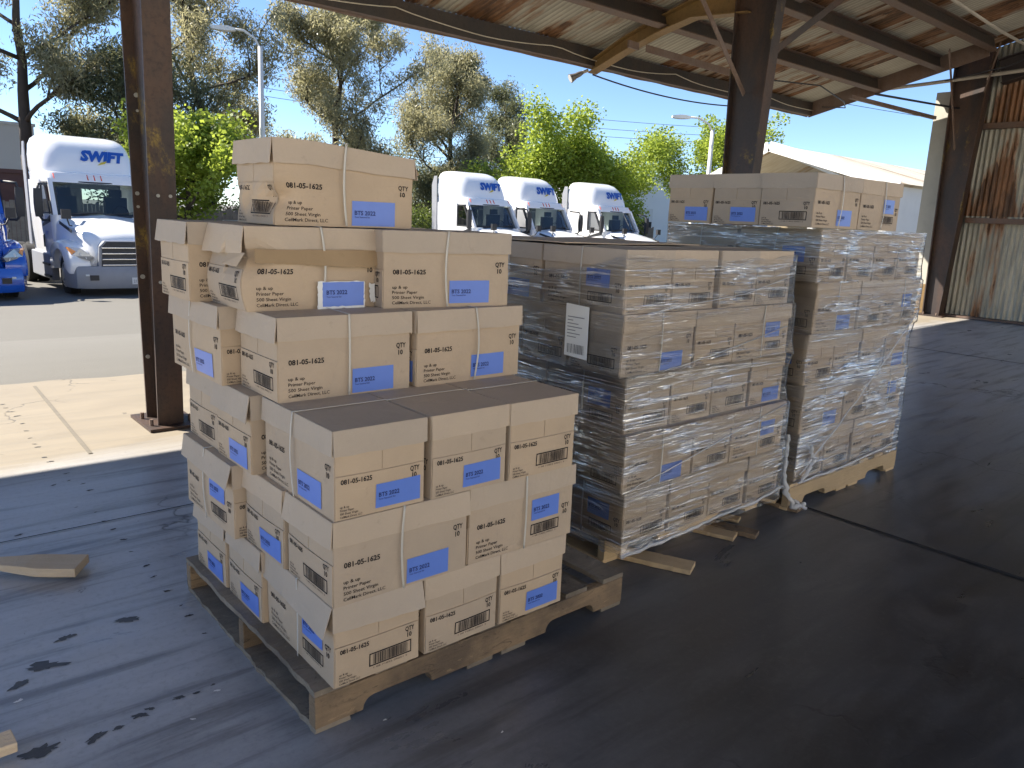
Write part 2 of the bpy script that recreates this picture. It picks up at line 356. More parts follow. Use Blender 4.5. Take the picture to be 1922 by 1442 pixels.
# floor joints
M_PALEC = simple('pale_bounce_concrete', (.60, .57, .50), .85, var=.08, scale=.5)
tag((lambda mb: (mb.box(-40, 40, -16.4, -3.9, -.02, .012), mb.build('rear_bounce_apron', M_PALEC))[1])(MB()), kind='structure')  # unseen pale apron added behind the camera to bounce sunlight inside
def strip(name, pts, w, mat, dz=.004, step=.25):
    mb = MB(); P = [Vector((*p, 0)) for p in pts]; prev = None
    for a, b in zip(P[:-1], P[1:]):
        n_ = max(1, int((b - a).length / step)); d = (b - a).normalized(); s_ = Vector((-d.y, d.x, 0))
        for i in range(n_ + 1):
            q = a + (b - a) * i / n_; ww = w * (1 + .35 * noise.noise((q.x * 5, q.y * 5, 0)))
            l, r_ = q + s_ * ww / 2, q - s_ * ww / 2
            mb.v += [(l.x, l.y, gz(l.x, l.y) + dz), (r_.x, r_.y, gz(r_.x, r_.y) + dz)]
            k = len(mb.v)
            if i: mb.f.append((k - 4, k - 3, k - 1, k - 2)); mb.m.append(0)
    return tag(mb.build(name, mat), kind='structure')
strip('floor_joint', [(3.63, -8), (3.63, 6.6)], .022, M_JOINT)
strip('floor_joint', [(-8, 3.52), (3.63, 3.60)], .008, M_JOINT)
strip('floor_joint', [(9.7, -8), (9.7, 6.5)], .02, M_JOINT)
strip('floor_joint', [(.93, 4.65), (.98, 6.6)], .024, simple('joint_filler', (.17, .15, .12), .9, var=.3, scale=20))
for cx in (3.6, 7.0, 17.35, 20.6, 24.25, 28):
    strip('parking_line', [(cx, 17.4), (cx, 24.0)], .11, M_LINE, -.022)

# ------------------------------------------------------------------ open-sided steel shed
RS = .25; EY = 7.48; EZ = 3.55
def rz_(y): return EZ + RS * (EY - y)
XE = 13.05
shed = empty('open_shed', (0, 0, 0), 0, 'open-sided rusty steel shed with a corrugated zinc roof over the pallets', 'shed')
def sheet_strip(mb, x0, x1, y0, y1, zf, wob=.0):
    p = .0762; n = int((x1 - x0) / p * 8); xs = [x0 + (x1 - x0) * i / n for i in range(n + 1)]; b = len(mb.v)
    for yy, e in ((y0, 0), (y1, 1)):
        for xx in xs:
            k = math.floor(xx / .685)
            lift = .003 * (k % 2) + wob * (noise.noise((k * 3.7, yy * 2, 0)) + .5 * noise.noise((xx * 1.3, yy, 2)))
            mb.v.append((xx, yy + (.05 * noise.noise((k * 1.9, 5, 0)) if e else 0), zf(yy) + .012 * math.sin(2 * math.pi * xx / p) + lift))
    for i in range(n): mb.f.append((b + i, b + i + 1, b + n + 2 + i, b + n + 1 + i)); mb.m.append(0)
RIDGE = 1.2
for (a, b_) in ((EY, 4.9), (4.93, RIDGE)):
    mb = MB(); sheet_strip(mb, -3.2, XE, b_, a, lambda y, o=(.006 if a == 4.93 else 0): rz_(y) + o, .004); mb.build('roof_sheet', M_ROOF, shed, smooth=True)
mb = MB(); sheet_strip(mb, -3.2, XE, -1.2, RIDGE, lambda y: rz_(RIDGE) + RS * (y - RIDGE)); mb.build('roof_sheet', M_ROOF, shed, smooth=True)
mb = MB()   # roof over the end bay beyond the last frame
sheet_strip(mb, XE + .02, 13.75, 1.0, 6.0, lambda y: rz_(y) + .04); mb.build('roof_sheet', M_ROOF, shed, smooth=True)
M_WEB = steel('dark_purlin_web', (.030, .024, .021), (.045, .03, .02)); M_FLG = steel('purlin_flange', (.125, .088, .072), (.14, .085, .055))
def ibeam(mb, a, b, d, fw, tw=.012, tf=.014, up=(0, 0, 1), webonly=False):
    a, b = Vector(a), Vector(b); u = Vector(up); dd = (b - a).normalized(); s_ = dd.cross(u).normalized(); u2 = s_.cross(dd)
    mb.bar(a, b, tw, d - 2 * tf - .002, 0, up)
    for q in (1, -1): mb.bar(a + u2 * q * (d / 2 - tf / 2), b + u2 * q * (d / 2 - tf / 2), fw, tf, 1, up)
UPN = Vector((0, RS, 1)).normalized()
for y in (6.34, 5.42, 4.70, 3.7, 2.5, 1.35):
    mb = MB(); o_ = UPN * (-.115)
    ibeam(mb, Vector((-3.2, y, rz_(y))) + o_, Vector((XE - .05, y, rz_(y))) + o_, .20, .10, up=UPN)
    mb.build('purlin', [M_WEB, M_FLG], shed)
for y in (.5, -.3, -1.1):
    mb = MB(); zz = rz_(RIDGE) + RS * (y - RIDGE) - .115; ibeam(mb, (-3.2, y, zz), (XE - .05, y, zz), .20, .10); mb.build('purlin', [M_WEB, M_FLG], shed)
# eave beam: a channel with the lip of the sheet bent over it, sagging slightly
mb = MB()
for i in range(40):
    xa, xb = -3.2 + i * (XE + 3.2) / 40, -3.2 + (i + 1) * (XE + 3.2) / 40
    s1, s2 = .012 * noise.noise((xa * .5, 0, 0)), .012 * noise.noise((xb * .5, 0, 0))
    mb.bar((xa, EY - .06, 3.435 + s1), (xb, EY - .06, 3.435 + s2), .012, .21); mb.bar((xa, EY - .012, 3.332 + s1), (xb, EY - .012, 3.332 + s2), .10, .01, 1)
mb.build('eave_beam', [M_WEB, M_FLG], shed)
mb = MB()   # bent lip, a little ragged
n = 120
for i in range(n + 1):
    x = -3.2 + (XE + 3.2) * i / n; r1 = .018 * noise.noise((x * 2.3, 1, 0)); 
    mb.v += [(x, EY + .01, 3.53), (x, EY + .03 + r1, 3.31 + r1)]
    if i: k = len(mb.v); mb.f.append((k - 4, k - 3, k - 1, k - 2)); mb.m.append(0)
mb.build('eave_lip', M_BRACE, shed)
# frames: tapered I columns, cantilever arm out to the eave, rafter inwards
def frame(x, first=False, w=.155):
    zt = 4.12; tw, tf = .012, .016
    def ny(z): return 4.985 - .047 * z
    def fy(z): return 5.235 + .022 * z
    c = MB(); zs = [.02, 1.0, 2.0, 3.0, zt]
    for face, sg in ((ny, 1), (fy, -1)):
        secs = []
        for z in zs:
            y = face(z); secs.append([(x, y, z), (x + w, y, z), (x + w, y + sg * tf, z), (x, y + sg * tf, z)])
        c.loft(secs)
    c.loft([[(x + w / 2 - tw / 2 - .01, ny(z) + tf + .001, z), (x + w / 2 + tw / 2 - .01, ny(z) + tf + .001, z), (x + w / 2 + tw / 2 - .01, fy(z) - tf - .001, z), (x + w / 2 - tw / 2 - .01, fy(z) - tf - .001, z)] for z in zs])
    co = c.build('column', M_STEEL, shed)
    p = MB(); p.box(x - .07, x + w + .09, 4.90, 5.34, gz(x, 5) + .002, gz(x, 5) + .02); p.build('base_plate', M_STEEL, co)
    bt = MB()
    for (dx, y) in ((-.035, 5.0), (-.035, 5.2), (w + .05, 5.02), (w + .05, 5.2)): bt.tube([(x + dx, y, gz(x, 5) + .01), (x + dx, y, gz(x, 5) + .06)], .012, 6)
    if first:
        for (z, y) in ((1.42, 5.04), (1.42, 5.17), (1.38, 5.2), (1.30, 5.2), (.80, 5.2), (.30, 5.19)): pass
    bt.build('anchor_bolts', M_BRACE, co)
    a = MB(); secs = []
    secs = [(5.15, 3.62, 3.84), (5.9, 3.68, 3.86), (6.4, 3.58, 3.74), (6.9, 3.44, 3.60), (7.46, 3.25, 3.38)]
    xm = x + w / 2
    for sgn in (0, 1):
        a.loft([[(xm - w / 2, y, (z1 if sgn else z0) - .007), (xm + w / 2, y, (z1 if sgn else z0) - .007), (xm + w / 2, y, (z1 if sgn else z0) + .007), (xm - w / 2, y, (z1 if sgn else z0) + .007)] for y, z0, z1 in secs])
    a.loft([[(xm - .006, y, z0 + .008), (xm + .006, y, z0 + .008), (xm + .006, y, z1 - .008), (xm - .006, y, z1 - .008)] for y, z0, z1 in secs])
    if x < 10: a.build('cantilever_arm', M_YBEAM if x > 5 else M_PURLIN, shed)
    r_ = MB()
    for ya, yb in ((4.68, RIDGE + .01), ):
        A, B = Vector((xm, ya, rz_(ya) - .43)), Vector((xm, yb, rz_(yb) - .43)); ibeam(r_, A, B, .36, w, up=UPN)
    A, B = Vector((xm, RIDGE - .01, rz_(RIDGE) - .43)), Vector((xm, -1.1, rz_(RIDGE) + RS * (-1.1 - RIDGE) - .43)); ibeam(r_, A, B, .36, w)
    r_.build('rafter', [M_STEEL, M_STEEL], shed)
    c2 = MB(); ibeam(c2, (xm, -1.0, 0), (xm, -1.0, 4.0), .25, w, up=(0, 1, 0)); c2.build('column', [M_STEEL, M_STEEL], shed)
frame(1.39, True); frame(7.52); frame(13.36, w=.19); frame(-2.9)
# bolt heads of the near column, and its lit holes painted as pale discs
bh = MB()
for (z, y, r_) in ((2.02, 5.262, .014), (1.93, 5.26, .008), (1.44, 5.255, .012), (1.36, 5.252, .009), (.93, 5.245, .014), (.42, 5.235, .013)):
    bh.tube([(1.415 + .03 * (z > 1.9), 5.225 + .022 * z - .012, z), (1.415 + .03 * (z > 1.9), 5.225 + .022 * z - .02, z)], r_, 10)
for (dx, z) in ((.05, 1.43), (.12, 1.43), (.045, .92), (.115, .9)):
    bh.tube([(1.39 + dx, 4.985 - .047 * z - .001, z), (1.39 + dx, 4.985 - .047 * z - .008, z)], .010, 10)
bh.build('bolt_heads_lit_holes', simple('pale_bolt_lit_hole', (.36, .35, .31), .5), shed)
# braces, struts, end trim, pipe
def part_bar(name, a, b, w, h, m, up=(0, 0, 1)): mb = MB(); mb.bar(a, b, w, h, 0, up); return mb.build(name, m, shed)
part_bar('flange_brace', (6.35, 5.02, 3.72), (7.50, 5.08, 2.78), .012, .055, M_BRACE)
part_bar('flange_brace', (8.75, 4.62, 4.02), (7.70, 4.93, 3.20), .012, .07, M_STEEL)
part_bar('flange_brace', (12.25, 4.98, 3.98), (13.35, 5.12, 2.72), .012, .06, M_BRACE)
part_bar('flange_brace', (12.6, 4.45, 4.05), (13.4, 4.85, 3.55), .012, .07, M_BRACE)
part_bar('strut', (7.6, 6.85, 3.31), (13.2, 5.9, 3.40), .05, .06, M_BRACE) if False else None
part_bar('strut', (10.6, 5.5, 3.18), (13.37, 5.5, 3.21), .05, .05, M_BRACE)
mb = MB(); mb.bar((7.30, 6.6, 3.45), (7.50, 6.62, 3.45), .03, .08); mb.build('strut', M_BRACE, shed)
mb = MB(); mb.bar((7.62, 6.6, 3.45), (9.6, 6.6, 3.42), .012, .085); mb.build('strut', M_BRACE, shed)
# rake trim under the roof end
mb = MB(); mb.bar((XE - .02, EY + .02, 3.42), (XE - .02, 4.75, rz_(4.75) - .13), .02, .24, up=(0, 0, 1)); mb.build('rake_trim', M_BRACE, shed)
# corner trim sheet standing beyond the end column
mb = MB(); mb.box(13.56, 13.575, 5.27, 5.60, .35, 3.62); mb.build('corner_trim', simple('pale_trim_sheet', (.42, .40, .34), .6, var=.25, scale=4), shed)
mb = MB(); mb.prism([(5.25, .09), (5.52, .09), (5.66, .30), (5.62, .60), (5.25, .60)], 13.53, 13.56, 'x'); mb.build('corner_trim', M_YBEAM, shed)
# corrugated end wall with girts
def wall(y0, y1, z0, z1, nm):
    mb = MB(); p = .0762; n = int((y1 - y0) / p * 8)
    for i in range(n + 1):
        yy = y0 + (y1 - y0) * i / n; k = math.floor(yy / .685); xx = 13.72 + .014 * math.sin(2 * math.pi * yy / p) + .006 * (k % 2)
        mb.v += [(xx, yy, z0 + .02 * noise.noise((k * 2.1, 0, 0))), (xx + .012 * noise.noise((k * 1.7, 3, 0)), yy, min(z1, rz_(yy) + .03))]
        if i: q = len(mb.v); mb.f.append((q - 4, q - 3, q - 1, q - 2)); mb.m.append(0)
    mb.build(nm, M_WALL, shed, smooth=True)
wall(1.0, 5.18, .13, 1.70, 'wall_sheet'); wall(1.0, 5.18, 1.66, 3.12, 'wall_sheet'); wall(1.0, 5.18, 3.08, 5.2, 'wall_sheet')
for z in (1.66, 3.08):
    mb = MB(); mb.box(13.55, 13.70, 1.0, 4.88, z - .05, z - .035); mb.box(13.55, 13.565, 1.0, 4.88, z - .034, z + .03); mb.build('girt', M_PURLIN, shed)
mb = MB(); mb.box(13.52, 13.70, 1.0, 5.3, .12, .15); mb.build('sill_plate', M_PURLIN, shed)
mb = MB(); mb.box(13.66, 13.70, 5.0, 5.18, .15, 3.9); mb.build('corner_trim', M_STEEL, shed)
# conduit pipe, hanging cables, light wires
M_PIPE = simple('grey_conduit', (.36, .32, .26), .5, var=.2); M_CABLE = simple('black_cable', (.02, .018, .02), .5); M_WIRE = simple('pale_wire', (.55, .50, .40), .5)
def tubething(name, pts, r, m, label, cat, group=None, n=6):
    mb = MB(); mb.tube(pts, r, n); return tag(mb.build(name, m, smooth=True), label, cat, group)
def sag(a, b, s_, n=16):
    a, b = Vector(a), Vector(b); return [a + (b - a) * i / n + Vector((0, 0, -s_ * 4 * (i / n) * (1 - i / n))) for i in range(n + 1)]
pp = [(13.15, 7.38, 3.46), (13.15, 6.96, 3.64), (13.15, 6.55, 3.70), (13.15, 6.2, 3.68), (13.15, 5.58, 3.70), (13.15, 4.95, 3.73), (13.15, 4.32, 3.76), (13.15, 2.6, 3.86)]
tubething('conduit_pipe', pp, .028, M_PIPE, 'grey conduit pipe running under the roof end across the far column', 'pipe', n=8)
tubething('overhead_cable', [(XE - .1, 7.2, 3.45), (12.6, 6.6, 3.35), (11.2, 5.9, 3.22), (9.6, 5.4, 3.18), (7.7, 5.35, 3.02)], .009, M_CABLE, 'dark cable sagging from the middle column to the roof corner', 'cable')
tubething('overhead_cable', sag((7.55, 7.40, 3.22), (10.6, 7.40, 3.20), .07), .010, M_CABLE, 'black cable drooping below the eave beside the spotlight', 'cable')
tubething('overhead_cable', [(11.1, 5.4, 3.27), (13.1, 5.4, 3.37), (13.9, 4.9, 3.30)], .016, M_CABLE, 'thick dark purple cable crossing the sky towards the far column', 'cable')
tubething('overhead_cable', [(12.2, 4.95, 3.55), (13.2, 4.5, 3.85), (13.3, 3.5, 4.25), (13.3, 2.5, 4.6)], .010, M_CABLE, 'thin cable rising from the far column along the end rafter', 'cable')
fw = []
for i in range(60):
    x = 1.2 + i * .2; ph = (x % 2.3) / 2.3; fw.append((x, EY - .085 - .012 * math.sin(i), 3.46 - .12 * 4 * ph * (1 - ph) * (.7 + .5 * noise.noise((math.floor(x / 2.3) * 3.1, 0, 0)))))
tubething('light_wire', fw, .006, M_WIRE, 'thin pale wire looped along the eave beam', 'wire')
tubething('conduit_pipe', [(9.5, 3.95, 3.95), (11.5, 4.1, 3.98), (12.8, 4.15, 4.0), (13.4, 4.05, 4.06)], .018, M_PIPE, 'thin metal conduit hung below the third purlin near the end rafter', 'pipe', n=8)
# spotlight at the tip of the ochre arm
sp = empty('spotlight', (7.50, 7.44, 3.27), 0, 'small grey spotlight pointing down at the tip of the ochre roof arm', 'spotlight')
mb = MB(); mb.tube([(0, 0, 0), (-.06, .03, -.03)], .02, 8); mb.build('bracket', M_PIPE, sp, smooth=True)
mb = MB(); d = Vector((-.75, .35, -.45)).normalized(); o0 = Vector((-.06, .03, -.03))
mb.tube([o0, o0 + d * .05, o0 + d * .11, o0 + d * .19], [.022, .034, .036, .058], 14); mb.build('lamp_housing', simple('grey_lamp', (.13, .12, .11), .4), sp, smooth=True, sharp=40)
mb = MB(); mb.tube([o0 + d * .185, o0 + d * .194], .05, 14); mb.build('lens', simple('lamp_glass', (.6, .6, .58), .1), sp)

# ------------------------------------------------------------------ cartons of paper
BL, BW, BH = .428, .272, .240
def bulge(k):
    rs = random.Random(100 + k); a = rs.uniform(.001, .005); b = rs.uniform(.001, .005); c = rs.uniform(-.6, .6); d = rs.uniform(-.6, .6)
    def f(p):
        zz = math.sin(math.pi * max(0, min(1, p.z / BH)))
        wy = min(1.2, abs(p.y) / (BW / 2)) ** 4; wx = min(1.2, abs(p.x) / (BL / 2)) ** 4
        p = p.copy()
        p.y += math.copysign(1, p.y) * a * wy * zz * (math.cos(math.pi * p.x / BL) + .5 * math.sin(9 * p.x + c * 6))
        p.x += math.copysign(1, p.x) * b * wx * zz * (math.cos(math.pi * p.y / BW) + .4 * math.sin(14 * p.y + d * 6))
        return p
    return f
# faces: index, origin, u, n, width   (0:-Y 1:+X 2:+Y 3:-X)
def face(i, off=0.0):
    return [((-BL / 2, -BW / 2 - off, 0), (1, 0, 0), BL), ((BL / 2 + off, -BW / 2, 0), (0, 1, 0), BW),
            ((BL / 2, BW / 2 + off, 0), (-1, 0, 0), BL), ((-BL / 2 - off, BW / 2, 0), (0, -1, 0), BW)][i]
VZ = (0, 0, 1)
def rect(mb, O, U, x, y, w, h, nu=1, nv=1, mi=0):
    O, U, V = Vector(O), Vector(U), Vector(VZ); mb.grid(O + U * x + V * y, U * w, V * h, nu, nv, mi)
BARS = random.Random(3)
_pat = []
x_ = 0
while x_ < 1: w_ = BARS.choice([.008, .008, .016, .026]); _pat.append((x_, min(w_, 1 - x_))); x_ += w_ + BARS.choice([.01, .01, .02])
def barcode(mb, O, U, x, y, w, h, fr=.0035):
    rect(mb, O, U, x, y, w, fr, 6); rect(mb, O, U, x, y + h - fr, w, fr, 6); rect(mb, O, U, x, y + fr, fr, h - 2 * fr); rect(mb, O, U, x + w - fr, y + fr, fr, h - 2 * fr)
    x0 = x + fr + w * .07; ww = w - 2 * fr - w * .14
    for a, b in _pat: rect(mb, O, U, x0 + a * ww, y + fr + .001, b * ww, h - 2 * fr - .002)
def long_face(P, B, BC, LB, LI, i, ty):
    O, U, w = face(i, .0012)
    put_text(P, '081-05-1625', O, U, VZ, .0145, .028, .107, width=.108)
    for k, s_ in enumerate(('up & up', 'Printer Paper', '500 Sheet Virgin', 'CellMark Direct, LLC')):
        put_text(P, s_, O, U, VZ, .0098, .027, .062 - k * .0165, bold=.006, width=(.049, .082, .104, .127)[k])
    if ty == 'A':
        lx, ly, lw, lh = .222, .008, .142, .074; put_text(P, 'QTY', O, U, VZ, .0148, w - .014, .131, width=.034, anchor='l' if 0 else 'r')
        put_text(P, '10', O, U, VZ, .0148, w - .024, .109, width=.0165, anchor='r')
    else:
        lx, ly, lw, lh = .240, .088, .120, .070; put_text(P, 'QTY', O, U, VZ, .0145, w - .014, .100, width=.034, anchor='r')
        put_text(P, '10', O, U, VZ, .0145, w - .023, .079, width=.0165, anchor='r')
        barcode(BC, O, U, .246, .036, .124, .036)
        put_text(P, '1 08 71852 09021 5', O, U, VZ, .005, .258, .028, bold=0, width=.10)
    lx += CJ[0]; ly += CJ[1]; O2, _, _ = face(i, .0018); rect(LB, O2, U, lx, ly, lw, lh, 6, 3)
    O3, _, _ = face(i, .0026); put_text(LI, 'BTS 2022', O3, U, VZ, .0125, lx + .008, ly + lh * .44, width=.068)
    put_text(LI, 'Your Seasonal Set', O3, U, VZ, .0050, lx + .008, ly + lh * .32, bold=.01, width=.050)
    return None
def short_face(P, B, BC, LB, LI, i, ty):
    O, U, w = face(i, .0046)
    put_text(P, '081-05-1625', O, U, VZ, .0128, .016, .098, width=.089)
    put_text(P, 'QTY', O, U, VZ, .0138, w - .018, .099, width=.031, anchor='r'); put_text(P, '10', O, U, VZ, .0138, w - .027, .080, width=.015, anchor='r')
    for k, s_ in enumerate(('up & up', 'Printer Paper', '500 Sheet Virgin', 'CellMark Direct, LLC')):
        put_text(P, s_, O, U, VZ, .0060, .014, .034 - k * .0092, bold=.010, width=(.026, .040, .052, .064)[k])
    if ty == 'L':
        lx, ly, lw, lh = .112 - CJ[0], .012 + CJ[1] * .5, .140, .068
        O2, _, _ = face(i, .0052); rect(LB, O2, U, lx, ly, lw, lh, 6, 3)
        O3, _, _ = face(i, .0060); put_text(LI, 'BTS 2022', O3, U, VZ, .0118, lx + .008, ly + lh * .46, width=.064)
        put_text(LI, 'Your Seasonal Set', O3, U, VZ, .0048, lx + .008, ly + lh * .33, bold=.01, width=.052)
    else:
        barcode(BC, O, U, .106, .030, .138, .040); put_text(P, '1 08 71852 09021 5', O, U, VZ, .005, .120, .021, bold=0, width=.11)
_bm = {}
JIT = [(0, 0), (.006, -.003), (-.005, .004), (.003, .006), (-.002, -.004)]
def box_meshes(lt, st, k, extra=None):
    global CJ
    CJ = JIT[k % 5]
    key = (lt, st, k, id(extra) if extra else 0)
    if key in _bm: return _bm[key]
    f0 = bulge(k); f = f0 if extra is None else (lambda p: extra(f0(p)))
    q_ = 1 if extra is None else 4
    body = MB(); body.gbox(-BL / 2, BL / 2, -BW / 2, BW / 2, 0, BH - .006, 18 * q_, 12 * q_, 10 * q_)
    flap = []
    for i in (1, 3):
        fl = MB(); O, U, w = face(i, 0); O = Vector(O); U = Vector(U); N = Vector((1 if i == 1 else -1, 0, 0))
        for (a, b, c, d, th) in ((.003, w - .003, .002, .119, .0035), (.003, w / 2 - .0015, .122, .176, .0016), (w / 2 + .0015, w - .003, .122, .176, .0016)):
            A = O + U * a + Vector((0, 0, c)) + N * th; fl.grid(A, U * (b - a), Vector((0, 0, d - c)), 12, 6)
            for (p_, q_) in (((a, d), (b, d)), ((b, c), (b, d)), ((a, c), (a, d))):
                e = O + U * p_[0] + Vector((0, 0, p_[1])); g = O + U * q_[0] + Vector((0, 0, q_[1]))
                fl.grid(e, g - e, N * th, 8, 1)
        flap.append(fl.mesh('end_flap', M_KRAFT, False, f))
    PS = [MB() for _ in range(4)]; BCS = [MB() for _ in range(4)]; B = None; LB1, LB2, LI1, LI2 = MB(), MB(), MB(), MB()
    oth = {'A': 'B', 'B': 'A'}[lt]; ost = {'L': 'C', 'C': 'L'}[st]
    long_face(PS[0], B, BCS[0], LB1, LI1, 0, lt)
    LB3, LI3 = MB(), MB(); long_face(PS[2], B, BCS[2], LB3, LI3, 2, oth)
    for i, ty in ((3, st), (1, ost)): short_face(PS[i], B, BCS[i], LB2, LI2, i, ty)
    r_ = dict(body=body.mesh('body', M_KRAFT, False, f), flaps=flap, ink=[q.mesh('printing', M_INK, False, f) for q in PS], bar=[q.mesh('barcode', M_INK, False, f) for q in BCS if q.v],
              labels=[(a.mesh('blue_label', M_BLUE, False, f), b.mesh('label_text', M_BLUEINK, False, f)) for a, b in ((LB1, LI1), (LB3, LI3), (LB2, LI2))])
    _bm[key] = r_; return r_
def lid_mesh(fl, drop, seed, extra=None):
    """telescoping lid: top sheet and four skirts, each flared by its own angle"""
    rs = random.Random(seed); mb = MB(); th = .004; l, w = BL / 2 + .0042, BW / 2 + .0042; z1 = BH + .0025
    mb.gbox(-l, l, -w, w, z1 - th, z1, 16, 10, 1)
    for i, (ax, hw, hd) in enumerate((('y', l, -w), ('x', w, l), ('y', l, w), ('x', w, -l))):
        a = R(fl[i]); sg = -1 if hd < 0 else 1; n_ = 14; warp = rs.uniform(-.003, .003)
        for lay in (0, 1):
            b = len(mb.v)
            for j in range(5):
                t_ = j / 4 * drop[i % len(drop)]
                for q in range(n_ + 1):
                    u = -hw + 2 * hw * q / n_; o = hd + sg * (math.sin(a) * t_ + .0022 * lay + warp * math.sin(math.pi * q / n_) * j / 4 + fl[4] * .01 * (j / 4) * (q / n_ - .5))
                    z = z1 - .0005 - math.cos(a) * t_
                    zr = z + .0012 * math.sin(q * 1.3 + seed) * (j == 4)
                    mb.v.append((u, o, zr) if ax == 'y' else (o, u, zr))
            for j in range(4):
                for q in range(n_): c = b + j * (n_ + 1) + q; mb.f.append((c, c + 1, c + n_ + 2, c + n_ + 1)); mb.m.append(0)
        b0 = b - 5 * (n_ + 1)
        for q in range(n_): c = 4 * (n_ + 1) + q; mb.f.append((b0 + c, b0 + c + 1, b + c + 1, b + c)); mb.m.append(0)
        for e in (0, n_):
            for j in range(4): c = j * (n_ + 1) + e; mb.f.append((b0 + c, b0 + c + n_ + 1, b + c + n_ + 1, b + c)); mb.m.append(0)
    return mb.mesh('lid', M_LID, False, extra)
def strap_mesh(x, bow, seed):
    rs = random.Random(seed); mb = MB(); w = .0062; o = BW / 2 + .010; z1 = BH + .0045
    pts = [];  n_ = 14
    for q in range(n_ + 1): t_ = q / n_; pts.append((x + bow[0] * math.sin(math.pi * t_), -o - .004 * math.sin(math.pi * t_) * 1, .003 + t_ * (z1 - .003)))
    for q in range(1, 9): t_ = q / 8; pts.append((x + bow[1] * math.sin(math.pi * t_), -o + 2 * o * t_, z1 + .002 * math.sin(math.pi * t_)))
    for q in range(1, n_ + 1): t_ = 1 - q / n_; pts.append((x + bow[0] * math.sin(math.pi * t_), o + .004 * math.sin(math.pi * t_), .003 + t_ * (z1 - .003)))
    secs = []
    for i, p in enumerate(pts):
        p = Vector(p); a = Vector(pts[max(0, i - 1)]); b = Vector(pts[min(len(pts) - 1, i + 1)]); d = (b - a).normalized()
        nrm = d.cross(Vector((1, 0, 0))).normalized(); h = nrm * .0006
        secs.append([p + Vector((-w / 2, 0, 0)) - h, p + Vector((w / 2, 0, 0)) - h, p + Vector((w / 2, 0, 0)) + h, p + Vector((-w / 2, 0, 0)) + h])
    mb.loft(secs); return mb.mesh('strap', M_STRAP, True)
_sm = [strap_mesh(.0, (0, 0), 1), strap_mesh(.012, (.012, .01), 2), strap_mesh(-.006, (-.010, .008), 3)]
NB = [0]
def carton(x, y, z, rot, lt, st, label, group, flare=None, drop=None, var=None, extra=None, lid=True, tilt=(0, 0), hs=1.0):
    """x, y: centre of the carton; rot in degrees; lt/st: print of its -Y long and -X short side"""
    NB[0] += 1; k = NB[0]; rs = random.Random(k)
    t = empty('paper_carton', (x, y, z), 0, label, 'carton', group)
    t.rotation_euler = (R(tilt[0]), R(tilt[1]), R(rot + rs.uniform(-.7, .7))); t.scale = (1, 1, hs)
    m = box_meshes(lt, st, (k % 4) if var is None else var, extra)
    link('body', m['body'], t)
    for f in m['flaps']: link('end_flap', f, t)
    for q in m['ink']: link('printing', q, t)
    for q in m['bar']: link('barcode', q, t)
    for a, b in m['labels']: lo = link('blue_label', a, t); link('label_text', b, lo)
    fl = [rs.uniform(.2, 1.6) for _ in range(4)] + [rs.uniform(-.5, .5)]
    for i, v in (flare or {}).items(): fl[i] = v * (.5 if i < 4 else 1)
    link('lid', lid_mesh(fl, drop or (.068,), k, extra), t)
    link('strap', _sm[k % 3], t)
    return t

# pallets -----------------------------------------------------------------
def stringer_poly(L_, h, notch=True, seed=0):
    rs = random.Random(seed); pts = [(0, h)]; 
    pts += [(0, 0)]
    if notch:
        for a, b in ((L_ * .12, L_ * .31), (L_ * .69, L_ * .88)):
            pts += [(a, 0)]
            for q in range(1, 6): an = math.pi / 2 * q / 6; pts.append((a + .03 * (1 - math.cos(an)), .036 * math.sin(an)))
            pts += [(a + .035, .037), (b - .035, .037)]
            for q in range(5, 0, -1): an = math.pi / 2 * q / 6; pts.append((b - .03 * (1 - math.cos(an)), .036 * math.sin(an)))
            pts += [(b, 0)]
    pts += [(L_, 0), (L_, h)]
    return pts
def rough_board(mb, x0, x1, y0, y1, z0, z1, seed, jag=.004, ax='y', n=46):
    """board with splintered long edges"""
    secs = []
    for i in range(n + 1):
        t_ = i / n; e = [jag * (.55 * noise.noise((seed * 3.3 + c * 7, t_ * 4, seed)) + .5 * noise.noise((seed * 1.3 + c * 7, t_ * 23, seed)) + .35 * noise.noise((seed + c * 3, t_ * 61, 4))) for c in range(4)]
        if ax == 'y':
            y = y0 + (y1 - y0) * t_; secs.append([(x0 + e[0], y, z0), (x1 + e[1], y, z0), (x1 + e[1] * .5, y, z1 + e[2] * .3), (x0 + e[0] + e[3] * .6, y, z1 + e[3] * .3)])
        else:
            x = x0 + (x1 - x0) * t_; secs.append([(x, y0 + e[0], z0), (x, y1 + e[1], z0), (x, y1 + e[1] * .5, z1 + e[2] * .3), (x, y0 + e[0] + e[3] * .6, z1 + e[3] * .3)])
    mb.loft(secs)
